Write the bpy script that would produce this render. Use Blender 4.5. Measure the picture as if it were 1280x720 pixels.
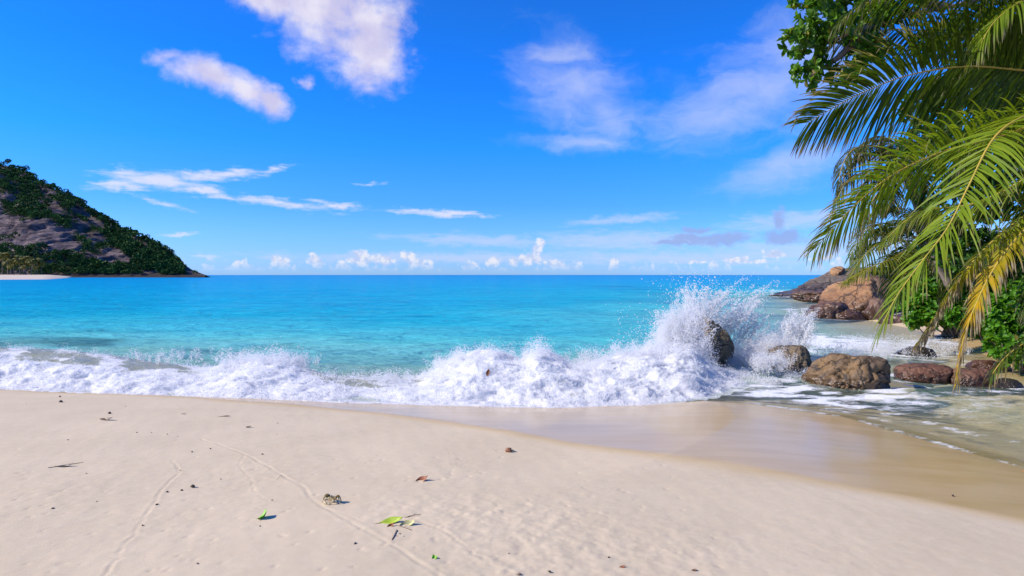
import bpy, bmesh, math, random
import numpy as np
from mathutils import Vector, Matrix

# ------------------------------------------------------------------ scene, camera, sky, sun, exposure
for o in list(bpy.data.objects): bpy.data.objects.remove(o)
sc = bpy.context.scene
COL = sc.collection
R = math.radians
F = 834.0                      # focal length in 1280-wide pixels
CAM_Z = 1.5
PITCH = math.atan(16.5 / F)
SEA = -0.4                     # sea level

cam_d = bpy.data.cameras.new('camera'); cam = bpy.data.objects.new('camera', cam_d); COL.objects.link(cam)
cam_d.sensor_width = 36; cam_d.lens = 36 * F / 1280; cam_d.clip_start = 0.05; cam_d.clip_end = 90000
cam.location = (0, 0, CAM_Z); cam.rotation_euler = (math.pi / 2 - PITCH, 0, 0)
sc.camera = cam

SUN_EL = R(33); SUN_DIR_XY = (-0.99, -0.12)
SUN_AZ = math.atan2(SUN_DIR_XY[0], SUN_DIR_XY[1])     # measured from +Y towards +X
sd_ = bpy.data.lights.new('sun', 'SUN'); sun = bpy.data.objects.new('sun', sd_); COL.objects.link(sun)
sd_.energy = 4.6; sd_.angle = R(0.5); sd_.color = (1.0, 0.90, 0.78)
sv = Vector((math.sin(SUN_AZ) * math.cos(SUN_EL), math.cos(SUN_AZ) * math.cos(SUN_EL), math.sin(SUN_EL)))
sun.rotation_euler = sv.to_track_quat('Z', 'Y').to_euler(); sun.location = (-30, 20, 30)

sc.view_settings.view_transform = 'Standard'; sc.view_settings.look = 'None'
sc.view_settings.gamma = 1; sc.view_settings.exposure = 0.45; sc.view_settings.use_curve_mapping = False
sc.cycles.max_bounces = 9; sc.cycles.transparent_max_bounces = 48; sc.cycles.diffuse_bounces = 7
sc.cycles.caustics_reflective = False; sc.cycles.caustics_refractive = False

class NT:
    """small helper to wire nodes"""
    def __init__(s, tree):
        s.t = tree; s.n = tree.nodes; s.n.clear()
    def new(s, typ, **kw):
        nd = s.n.new(typ)
        for k, v in kw.items(): setattr(nd, k, v)
        return nd
    def put(s, sock, v):
        if hasattr(v, 'is_output'): s.t.links.new(v, sock)
        else: sock.default_value = v
    def math(s, op, a, b=None, c=None, clamp=False):
        nd = s.new('ShaderNodeMath', operation=op, use_clamp=clamp)
        s.put(nd.inputs[0], a)
        if b is not None: s.put(nd.inputs[1], b)
        if c is not None: s.put(nd.inputs[2], c)
        return nd.outputs[0]
    def vmath(s, op, a, b=None, out=0):
        nd = s.new('ShaderNodeVectorMath', operation=op)
        s.put(nd.inputs[0], a)
        if b is not None: s.put(nd.inputs[1], b)
        return nd.outputs[out]
    def mix(s, f, a, b, blend='MIX'):
        nd = s.new('ShaderNodeMix', data_type='RGBA', blend_type=blend)
        s.put(nd.inputs[0], f); s.put(nd.inputs[6], a); s.put(nd.inputs[7], b)
        return nd.outputs[2]
    def ss(s, x, lo, hi):
        nd = s.new('ShaderNodeMapRange', interpolation_type='SMOOTHSTEP')
        s.put(nd.inputs[0], x); s.put(nd.inputs[1], lo); s.put(nd.inputs[2], hi)
        return nd.outputs[0]
    def lin(s, x, a, b, c, d):
        nd = s.new('ShaderNodeMapRange'); 
        for i, v in enumerate((x, a, b, c, d)): s.put(nd.inputs[i], v)
        return nd.outputs[0]
    def noise(s, vec, scale, detail=4, rough=0.55, dist=0.0, color=False):
        nd = s.new('ShaderNodeTexNoise')
        s.put(nd.inputs['Vector'], vec); nd.inputs['Scale'].default_value = scale
        nd.inputs['Detail'].default_value = detail; nd.inputs['Roughness'].default_value = rough
        nd.inputs['Distortion'].default_value = dist
        return nd.outputs[1 if color else 0]
    def mapping(s, vec, loc=(0, 0, 0), rot=(0, 0, 0), scale=(1, 1, 1), typ='POINT'):
        nd = s.new('ShaderNodeMapping', vector_type=typ)
        s.put(nd.inputs[0], vec); nd.inputs[1].default_value = loc; nd.inputs[2].default_value = rot; nd.inputs[3].default_value = scale
        return nd.outputs[0]
    def ramp(s, f, stops):
        nd = s.new('ShaderNodeValToRGB'); s.put(nd.inputs[0], f)
        e = nd.color_ramp.elements
        while len(e) > 1: e.remove(e[0])
        for i, (p, c) in enumerate(stops):
            q = e[0] if i == 0 else e.new(p)
            q.position = p; q.color = (*c, 1)
        return nd.outputs[0]
    def bump(s, h, strength, dist, normal=None):
        nd = s.new('ShaderNodeBump'); s.put(nd.inputs['Height'], h)
        nd.inputs['Strength'].default_value = strength; nd.inputs['Distance'].default_value = dist
        if normal is not None: s.put(nd.inputs['Normal'], normal)
        return nd.outputs[0]
    def attr(s, name, out='Fac'):
        return s.new('ShaderNodeAttribute', attribute_name=name).outputs[out]

def px_dir(px, py):
    a = (px - 640) / F; b = (360 - py) / F
    return np.array([a, math.cos(PITCH) + b * math.sin(PITCH), -math.sin(PITCH) + b * math.cos(PITCH)])
def azel(px, py):
    d = px_dir(px, py); d = d / np.linalg.norm(d)
    return math.atan2(d[0], d[1]), math.asin(d[2])

world = bpy.data.worlds.new('World'); sc.world = world; world.use_nodes = True
def build_world():
    T = NT(world.node_tree)
    sky = T.new('ShaderNodeTexSky', sky_type='NISHITA', sun_disc=False)
    sky.sun_elevation = SUN_EL; sky.sun_rotation = SUN_AZ; sky.altitude = 0
    sky.air_density = 1.0; sky.dust_density = 0.2; sky.ozone_density = 1.5
    gen = T.new('ShaderNodeTexCoord').outputs['Generated']
    sep = T.new('ShaderNodeSeparateXYZ'); T.put(sep.inputs[0], gen)
    el = T.math('ARCSINE', sep.outputs[2]); az = T.math('ARCTAN2', sep.outputs[0], sep.outputs[1])
    cmb = T.new('ShaderNodeCombineXYZ'); T.put(cmb.inputs[0], az); T.put(cmb.inputs[1], el)
    uv = cmb.outputs[0]
    # deep clear tropical blue: the sky texture, more saturated, with a paler band at the horizon
    h = T.ss(el, -0.02, 0.55)
    tint = T.ramp(h, SKY_TINT)
    s1 = T.mix(1.0, sky.outputs[0], tint, 'MULTIPLY')
    # ---- clouds, placed by direction (azimuth, elevation)
    wn = T.noise(uv, 9, 5, 0.6, color=True)
    warp = T.vmath('MULTIPLY', T.vmath('SUBTRACT', wn, (0.5, 0.5, 0.5)), (0.11, 0.05, 0))
    wn2 = T.noise(uv, 42, 4, 0.6, color=True)
    warp2 = T.vmath('MULTIPLY', T.vmath('SUBTRACT', wn2, (0.5, 0.5, 0.5)), (0.022, 0.016, 0))
    uvw = T.vmath('ADD', uv, warp); uvs = T.vmath('ADD', T.vmath('ADD', uv, T.vmath('MULTIPLY', warp, (0.25, 0.2, 0))), warp2)
    def blob(vec, px, py, rx, ry, ang):
        a, e = azel(px, py); k = 1 / (F * (1 + ((px - 640) / F) ** 2) ** 0.8)
        m = T.mapping(vec, (a, e, 0), (0, 0, R(ang)), (rx * k, ry * k, 1), 'TEXTURE')
        return T.math('SUBTRACT', 1.0, T.vmath('LENGTH', m, out=1))
    def union(vec, items):
        acc = None
        for it in items:
            b = blob(vec, *it[:5])
            if len(it) > 5: b = T.math('MULTIPLY', b, it[5])
            acc = b if acc is None else T.math('SMOOTH_MAX', acc, b, 0.12)
        return acc
    # soft large clouds, high up
    fb = T.noise(T.mapping(uv, (0, 0, 0), (0, 0, R(-24)), (1, 1.5, 1)), 15, 8, 0.6, 0.3)
    fb2 = T.noise(uv, 60, 6, 0.6)
    big = union(uvw, [(400, 10, 105, 60, -15), (450, 50, 80, 62, -25), (478, 72, 42, 40, -40), (340, 5, 62, 30, -20), (385, 100, 14, 12, 0, .8), (465, 20, 60, 50, 0)])
    small = union(uvw, [(262, 92, 52, 26, -12), (305, 108, 55, 26, -25), (338, 120, 34, 22, -28), (212, 68, 26, 12, 10, .55)])
    dens = T.math('MAXIMUM', big, small)
    dens = T.math('ADD', dens, T.math('MULTIPLY', T.math('SUBTRACT', fb, 0.5), 1.5))
    dens = T.math('ADD', dens, T.math('MULTIPLY', T.math('SUBTRACT', fb2, 0.5), 0.4))
    m_big = T.math('MULTIPLY', T.ss(dens, -0.12, 0.85), 0.95)
    # flat streaks
    st = T.noise(T.mapping(uv, (0, 0, 0), (0, 0, R(-4)), (1, 5.5, 1)), 26, 7, 0.62, 0.4)
    streak = union(uvs, [(200, 226, 78, 17, -4), (150, 232, 48, 9, 3), (270, 219, 85, 10, 8, .9), (255, 238, 70, 7, -10, .9), (345, 212, 30, 5, 12, .7),
                         (345, 253, 75, 7, -8, .8), (425, 257, 55, 5, -5, .8), (550, 266, 75, 5.5, -3, .95), (205, 254, 40, 5, -14, .7), (228, 293, 26, 3.5, 0, .7),
                         (255, 320, 22, 3, 0, .6), (463, 230, 20, 3, 0, .5)])
    dst = T.math('ADD', streak, T.math('MULTIPLY', T.math('SUBTRACT', st, 0.5), 1.9))
    m_st = T.math('MULTIPLY', T.ss(dst, -0.08, 0.95), 0.9)
    # thin veils on the right
    ve = T.noise(T.mapping(uvw, (0, 0, 0), (0, 0, R(22)), (1, 2.6, 1)), 11, 8, 0.62, 0.5)
    veil = union(uvw, [(960, 120, 150, 62, 6), (900, 145, 110, 36, 5), (720, 110, 95, 55, -30), (700, 65, 60, 22, 0), (1000, 60, 90, 60, 20), (985, 210, 95, 32, 15), (735, 178, 95, 12, -3), (760, 140, 50, 40, -40)])
    dv = T.math('ADD', veil, T.math('MULTIPLY', T.math('SUBTRACT', ve, 0.5), 1.9))
    m_ve = T.math('MULTIPLY', T.ss(dv, -0.35, 1.4), 0.58)
    # low bands of thin cloud towards the horizon
    low = union(uvs, [(600, 300, 150, 10, -2), (780, 300, 190, 16, 0), (1000, 275, 130, 16, 4), (1010, 312, 190, 20, 0), (780, 275, 90, 7, 3), (560, 322, 330, 9, 0), (840, 322, 330, 12, 0), (1200, 300, 260, 30, 0)])
    dl = T.math('ADD', low, T.math('MULTIPLY', T.math('SUBTRACT', st, 0.5), 1.6))
    m_lo = T.math('MULTIPLY', T.ss(dl, -0.1, 1.0), 0.62)
    # grey-violet bank on the right
    dk = union(uvs, [(865, 297, 45, 8, 0), (905, 298, 42, 10, 0), (980, 296, 34, 12, 0), (975, 276, 9, 18, 0, .8), (850, 303, 50, 5, 0), (870, 286, 30, 5, 0)])
    ddk = T.math('ADD', dk, T.math('MULTIPLY', T.math('SUBTRACT', fb2, 0.5), 1.6))
    m_dk = T.math('MULTIPLY', T.ss(ddk, 0.0, 0.6), 0.85)
    # small cumulus on the horizon
    cu = [(353, 329, 17, 10, 0), (346, 324, 8, 8, 0), (398, 329, 14, 9, 0), (396, 322, 8, 9, 0), (452, 327, 22, 10, 0), (450, 318, 13, 8, 0), (478, 326, 18, 9, 0),
          (520, 328, 24, 9, 0), (512, 322, 12, 8, 0), (300, 331, 13, 6, 0), (262, 332, 10, 5, 0, .8), (618, 328, 12, 9, 0), (640, 327, 10, 8, 0), (660, 325, 20, 10, 0), (668, 312, 14, 12, 0),
          (676, 303, 8, 9, 0), (690, 330, 24, 6, 0), (590, 332, 16, 6, 0), (770, 325, 9, 6, 0, .8), (920, 325, 22, 6, 0), (968, 318, 20, 8, 0), (940, 327, 40, 3.5, 0, .7), (1035, 324, 24, 6, 0, .7), (860, 328, 30, 3, 0, .7)]
    fc = T.noise(uv, 85, 5, 0.6)
    dcu = T.math('ADD', union(uvs, cu), T.math('MULTIPLY', T.math('SUBTRACT', fc, 0.5), 1.5))
    hp_ = T.new('ShaderNodeCombineXYZ'); T.put(hp_.inputs[0], az)
    hn = T.noise(hp_.outputs[0], 19, 3, .6); top = T.math('MULTIPLY', T.ss(hn, .36, .62), T.lin(T.noise(hp_.outputs[0], 55, 2, .6), .3, .7, .008, .036))
    row = T.math('MULTIPLY', T.math('SUBTRACT', T.math('ADD', top, .003), el), 45.0)
    dcu = T.math('MAXIMUM', dcu, T.math('ADD', row, T.math('MULTIPLY', T.math('SUBTRACT', fc, 0.5), 1.6)))
    m_cu = T.math('MULTIPLY', T.ss(dcu, 0.08, 0.55), T.math('MULTIPLY', T.ss(el, 0.002, 0.022), 0.85))
    W = CLOUD_W
    sh = T.ss(T.noise(uv, 22, 4, 0.5), 0.35, 0.7)
    c_big = T.mix(sh, (.66 * W, .63 * W, .88 * W, 1), (.90 * W, .86 * W, .99 * W, 1))
    c = T.mix(m_lo, s1, (.62 * W, .72 * W, .97 * W, 1))
    c = T.mix(m_ve, c, (.70 * W, .75 * W, .99 * W, 1))
    c = T.mix(m_dk, c, (.34 * W, .47 * W, .86 * W, 1))
    csh = T.ss(fc, 0.4, 0.62)
    c = T.mix(m_cu, c, T.mix(csh, (.55 * W, .66 * W, .95 * W, 1), (.92 * W, .92 * W, .99 * W, 1)))
    c = T.mix(m_st, c, (.80 * W, .83 * W, .99 * W, 1))
    c = T.mix(m_big, c, c_big)
    bg = T.new('ShaderNodeBackground'); T.put(bg.inputs[0], c); bg.inputs[1].default_value = 0.1
    out = T.new('ShaderNodeOutputWorld'); T.t.links.new(bg.outputs[0], out.inputs[0])
SKY_TINT = [(0.0, (0.38, 0.72, 1.75)), (0.12, (0.19, 0.63, 1.6)), (0.3, (0.085, 0.66, 1.7)), (0.6, (0.06, 0.62, 1.75)), (1.0, (0.1, 0.6, 1.5))]
CLOUD_W = 7.0
build_world()

# ------------------------------------------------------------------ helpers
def tag(o, label=None, cat=None, group=None, kind=None):
    if label: o['label'] = label
    if cat: o['category'] = cat
    if group: o['group'] = group
    if kind: o['kind'] = kind
    return o
def empty(name, loc):
    o = bpy.data.objects.new(name, None); o.location = loc; o.empty_display_size = 0.2; COL.objects.link(o); return o
def mesh(name, verts, faces, mat=None, parent=None, smooth=True, attrs=None, loc=None):
    """faces: one (n,k) array or a list of them; verts are world coordinates; loc = object origin"""
    if not isinstance(faces, list): faces = [faces]
    faces = [np.asarray(f, dtype=np.int32) for f in faces if len(f)]
    v = np.asarray(verts, dtype=np.float32).reshape(-1, 3)
    base = np.zeros(3)
    if parent is not None: base = np.array(parent_world(parent))
    org = base if loc is None else np.array(loc, dtype=float)
    me = bpy.data.meshes.new(name)
    me.vertices.add(len(v)); me.vertices.foreach_set('co', (v - org.astype(np.float32)).ravel())
    nl = sum(f.size for f in faces); npoly = sum(len(f) for f in faces)
    me.loops.add(nl); me.polygons.add(npoly)
    me.loops.foreach_set('vertex_index', np.concatenate([f.ravel() for f in faces]))
    tot = np.concatenate([np.full(len(f), f.shape[1], dtype=np.int32) for f in faces])
    st = np.zeros(npoly, dtype=np.int32); st[1:] = np.cumsum(tot)[:-1]
    me.polygons.foreach_set('loop_start', st)
    try: me.polygons.foreach_set('loop_total', tot)
    except Exception: pass
    me.polygons.foreach_set('use_smooth', np.full(npoly, smooth, dtype=bool))
    me.update(calc_edges=True)
    for k, a in (attrs or {}).items():
        a = np.asarray(a, dtype=np.float32)
        if a.ndim == 1:
            at = me.attributes.new(k, 'FLOAT', 'POINT'); at.data.foreach_set('value', a)
        else:
            at = me.attributes.new(k, 'FLOAT_COLOR', 'POINT')
            at.data.foreach_set('color', np.c_[a, np.ones(len(a), dtype=np.float32)].ravel())
    if mat: me.materials.append(mat)
    o = bpy.data.objects.new(name, me); COL.objects.link(o)
    if parent is not None: o.parent = parent; o.location = tuple(org - base)
    else: o.location = tuple(org)
    return o
def parent_world(o):
    p = Vector((0, 0, 0))
    while o is not None: p = p + o.location; o = o.parent
    return p
def grid_faces(nr, nc):
    i = np.arange(nr - 1)[:, None] * nc + np.arange(nc - 1)[None, :]
    i = i.ravel(); return np.c_[i, i + 1, i + nc + 1, i + nc]

def _h(ix, iy, iz, seed):
    h = (ix.astype(np.uint32) * np.uint32(374761393) + iy.astype(np.uint32) * np.uint32(668265263) + iz.astype(np.uint32) * np.uint32(2147483647) + np.uint32(seed * 974711 + 12345))
    h = (h ^ (h >> np.uint32(13))) * np.uint32(1274126177); h = (h ^ (h >> np.uint32(15))) * np.uint32(2246822519)
    return h ^ (h >> np.uint32(16))
_ang = np.random.default_rng(3).normal(size=(64, 3)); _ang /= np.linalg.norm(_ang, axis=1)[:, None]
def perlin(p, seed=0):
    p = np.asarray(p, dtype=np.float64); i = np.floor(p).astype(np.int64); f = p - i
    u = f * f * f * (f * (f * 6 - 15) + 10); out = np.zeros(len(p))
    for dx in (0, 1):
        for dy in (0, 1):
            for dz in (0, 1):
                g = _ang[_h(i[:, 0] + dx, i[:, 1] + dy, i[:, 2] + dz, seed) & np.uint32(63)]
                d = g[:, 0] * (f[:, 0] - dx) + g[:, 1] * (f[:, 1] - dy) + g[:, 2] * (f[:, 2] - dz)
                w = (u[:, 0] if dx else 1 - u[:, 0]) * (u[:, 1] if dy else 1 - u[:, 1]) * (u[:, 2] if dz else 1 - u[:, 2])
                out += d * w
    return out * 1.6
def fbm(p, octv=4, seed=0, gain=0.5, lac=2.03):
    p = np.asarray(p, dtype=np.float64); a = 1.0; s = np.zeros(len(p))
    for k in range(octv): s += a * perlin(p + 17.3 * k, seed + k); p = p * lac; a *= gain
    return s
def P3(x, y, z=0.0):
    x = np.asarray(x, dtype=float).ravel(); return np.c_[x, np.broadcast_to(np.ravel(y), x.shape), np.broadcast_to(np.ravel(z), x.shape)]
def sstep(x, a, b):
    t = np.clip((x - a) / (b - a), 0, 1); return t * t * (3 - 2 * t)
def P(px, py, D):
    """the point seen at pixel (px,py) at distance D along +Y"""
    d = px_dir(px, py); d = d * (D / d[1]); return np.array([d[0], d[1], CAM_Z + d[2]])
def G(px, py, z):
    d = px_dir(px, py); t = (z - CAM_Z) / d[2]; return np.array([d[0] * t, d[1] * t, z])
def catmull(pts, n):
    pts = np.asarray(pts, dtype=float); p = np.vstack([2 * pts[0] - pts[1], pts, 2 * pts[-1] - pts[-2]])
    t = np.linspace(0, len(pts) - 1, n); i = np.clip(t.astype(int), 0, len(pts) - 2); f = (t - i)[:, None]
    a, b, c, d = p[i], p[i + 1], p[i + 2], p[i + 3]
    q = 0.5 * (2 * b + (c - a) * f + (2 * a - 5 * b + 4 * c - d) * f ** 2 + (3 * b - a - 3 * c + d) * f ** 3)
    s = np.r_[0, np.cumsum(np.linalg.norm(np.diff(q, axis=0), axis=1))]; u = np.linspace(0, s[-1], n)
    return np.c_[[np.interp(u, s, q[:, k]) for k in range(3)]].T
def unit(v): return v / np.maximum(np.linalg.norm(v, axis=-1, keepdims=True), 1e-9)
def tube(path, rad, ns=8):
    path = np.asarray(path, dtype=float); n = len(path); rad = np.broadcast_to(rad, (n,))
    T = unit(np.gradient(path, axis=0)); ref = np.array([0.13, 0.21, 0.97])
    A = unit(np.cross(T, ref)); B = np.cross(T, A)
    th = np.arange(ns) / ns * 2 * math.pi
    v = path[:, None] + rad[:, None, None] * (np.cos(th)[None, :, None] * A[:, None] + np.sin(th)[None, :, None] * B[:, None])
    i = np.arange(n - 1)[:, None] * ns + np.arange(ns)[None]; j = np.arange(n - 1)[:, None] * ns + (np.arange(ns)[None] + 1) % ns
    f = np.c_[i.ravel(), j.ravel(), (j + ns).ravel(), (i + ns).ravel()]
    v = np.vstack([v.reshape(-1, 3), path[0], path[-1]]); k = n * ns
    q = np.arange(ns); q2 = (q + 1) % ns
    t1 = np.c_[q2, q, np.full(ns, k)]; t2 = np.c_[(n - 1) * ns + q, (n - 1) * ns + q2, np.full(ns, k + 1)]
    return v, f, np.vstack([t1, t2])
class Acc:
    """collects pieces into one mesh"""
    def __init__(s): s.v = []; s.q = []; s.t = []; s.a = {}; s.n = 0
    def add(s, v, quads=None, tris=None, **attrs):
        v = np.asarray(v, dtype=float).reshape(-1, 3)
        if quads is not None and len(quads): s.q.append(np.asarray(quads) + s.n)
        if tris is not None and len(tris): s.t.append(np.asarray(tris) + s.n)
        for k, a in attrs.items(): s.a.setdefault(k, []).append(np.asarray(a, dtype=float) if np.ndim(a) > 1 or np.size(a) == len(v) and np.ndim(a) == 1 else np.tile(a, (len(v), 1)) if np.ndim(a) == 1 else np.full(len(v), a))
        s.v.append(v); s.n += len(v); return s
    def tube(s, path, rad, ns=8, **attrs):
        v, f, t = tube(path, rad, ns); return s.add(v, f, t, **attrs)
    def build(s, name, mat, parent=None, smooth=True, loc=None):
        f = []
        if s.q: f.append(np.vstack(s.q))
        if s.t: f.append(np.vstack(s.t))
        return mesh(name, np.vstack(s.v), f, mat, parent, smooth, {k: np.concatenate(a) for k, a in s.a.items()}, loc)

MATS = {}
def material(name):
    m = bpy.data.materials.new(name); m.use_nodes = True; MATS[name] = m
    T = NT(m.node_tree); out = T.new('ShaderNodeOutputMaterial'); return m, T, out
def principled(T, out, col, rough=0.6, normal=None, spec=0.5):
    b = T.new('ShaderNodeBsdfPrincipled'); T.put(b.inputs['Base Color'], col); T.put(b.inputs['Roughness'], rough)
    b.inputs['Specular IOR Level'].default_value = spec if not hasattr(spec, 'is_output') else 0.5
    if hasattr(spec, 'is_output'): T.put(b.inputs['Specular IOR Level'], spec)
    if normal is not None: T.put(b.inputs['Normal'], normal)
    T.t.links.new(b.outputs[0], out.inputs[0]); return b
def wpos(T): return T.new('ShaderNodeNewGeometry').outputs['Position']
def opos(T): return T.new('ShaderNodeTexCoord').outputs['Object']
def m_leaf(name, trans=0.4, rough=0.4, spec=0.4):
    m, T, out = material(name)
    c = T.attr('tint', 'Color')
    n = T.noise(opos(T), 3.0, 3); c = T.mix(T.lin(n, .3, .7, 0, .35), c, T.mix(1.0, c, (.55, .6, .5, 1), 'MULTIPLY'))
    b = T.new('ShaderNodeBsdfPrincipled'); T.put(b.inputs['Base Color'], c); b.inputs['Roughness'].default_value = rough; b.inputs['Specular IOR Level'].default_value = spec
    tr = T.new('ShaderNodeBsdfTranslucent'); T.put(tr.inputs[0], T.mix(1.0, c, (1.5, 1.45, .6, 1), 'MULTIPLY'))
    mx = T.new('ShaderNodeMixShader'); mx.inputs[0].default_value = trans
    T.t.links.new(b.outputs[0], mx.inputs[1]); T.t.links.new(tr.outputs[0], mx.inputs[2]); T.t.links.new(mx.outputs[0], out.inputs[0]); return m
def m_plain(name, c1, c2, scale=20, rough=0.7, spec=0.3, bump=0.0):
    m, T, out = material(name); p = opos(T); n = T.noise(p, scale, 5, 0.6)
    principled(T, out, T.mix(T.ss(n, .35, .65), (*c1, 1), (*c2, 1)), rough, T.bump(n, bump, 0.02) if bump else None, spec); return m
LEAF = m_leaf('broad_leaf'); FROND = m_leaf('palm_leaflet', 0.42, 0.5, 0.22)
RACHIS = m_plain('palm_rachis', (.34, .27, .04), (.42, .30, .05), 6, 0.45)
BARK = m_plain('bark', (.16, .12, .09), (.26, .21, .17), 9, 0.9, 0.2, 0.6)
DRYFIBRE = m_plain('dry_fibre', (.16, .11, .07), (.26, .19, .12), 14, 0.9, 0.1)

# ------------------------------------------------------------------ shore plan and sand
SHORE = [(-3000, 260), (-300, 48), (-100, 22), (-30, 13.4), (-12, 11.75)] + [tuple(G(px, py, SEA)[:2]) for px, py in
         ((0, 487), (250, 496), (400, 502), (560, 508), (700, 510), (800, 507), (880, 501), (940, 505), (1050, 521), (1130, 543), (1200, 563), (1280, 588))] + \
        [(4.95, 5.3), (5.3, 4.2), (6.2, 3.3), (7.5, 3.0), (8.7, 3.8), (9.1, 5.5), (9.0, 8), (9.4, 11), (10.4, 14), (12.7, 19), (14.4, 24), (15, 29), (21, 43), (24, 56), (32, 66), (60, 90), (300, 220), (3000, 700)]
SHORE = np.array(SHORE)
WPOLY = np.vstack([SHORE, [(3000, 40000), (-3000, 40000)]])
def shore_dist(x, y):
    """signed distance to the waterline: positive over land"""
    x = np.ravel(np.asarray(x, dtype=float)); y = np.ravel(np.asarray(y, dtype=float)); d = np.full(x.shape, 1e18)
    for (ax, ay), (bx, by) in zip(SHORE[:-1], SHORE[1:]):
        ex, ey = bx - ax, by - ay; t = np.clip(((x - ax) * ex + (y - ay) * ey) / (ex * ex + ey * ey), 0, 1)
        d = np.minimum(d, (x - ax - t * ex) ** 2 + (y - ay - t * ey) ** 2)
    ins = np.zeros(x.shape, dtype=bool); n = len(WPOLY)
    for k in range(n):
        ax, ay = WPOLY[k]; bx, by = WPOLY[(k + 1) % n]
        if ay == by: continue
        c = ((ay > y) != (by > y)) & (x < (bx - ax) * (y - ay) / (by - ay) + ax); ins ^= c
    return np.where(ins, -1, 1) * np.sqrt(d)
WET_X, WET_Y = np.array([(-9, 11.2), (-5.2, 10.1), (-2.9, 9.1), (-1.6, 8.2), (-0.72, 7.56), (0.47, 6.48), (1.45, 5.78), (2.35, 5.42), (3.55, 4.62), (5.0, 3.6), (9, 1.5)]).T
def base_z(x, y):
    s = shore_dist(x, y)
    z = np.where(s > 0, SEA + 0.4 * (1 - np.exp(-np.maximum(s, 0) / 3.0)), SEA - 7 * (1 - np.exp(np.minimum(s, 0) * 0.13 / 7)))
    land = sstep(np.ravel(x), 8.5, 14) * np.maximum(s, 0); return z + np.minimum(land * 0.05, .6), s
def ground(px, py):
    z = -0.1
    for _ in range(8):
        p = G(px, py, z); z = float(base_z(p[0], p[1])[0][0])
    return G(px, py, z)

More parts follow.
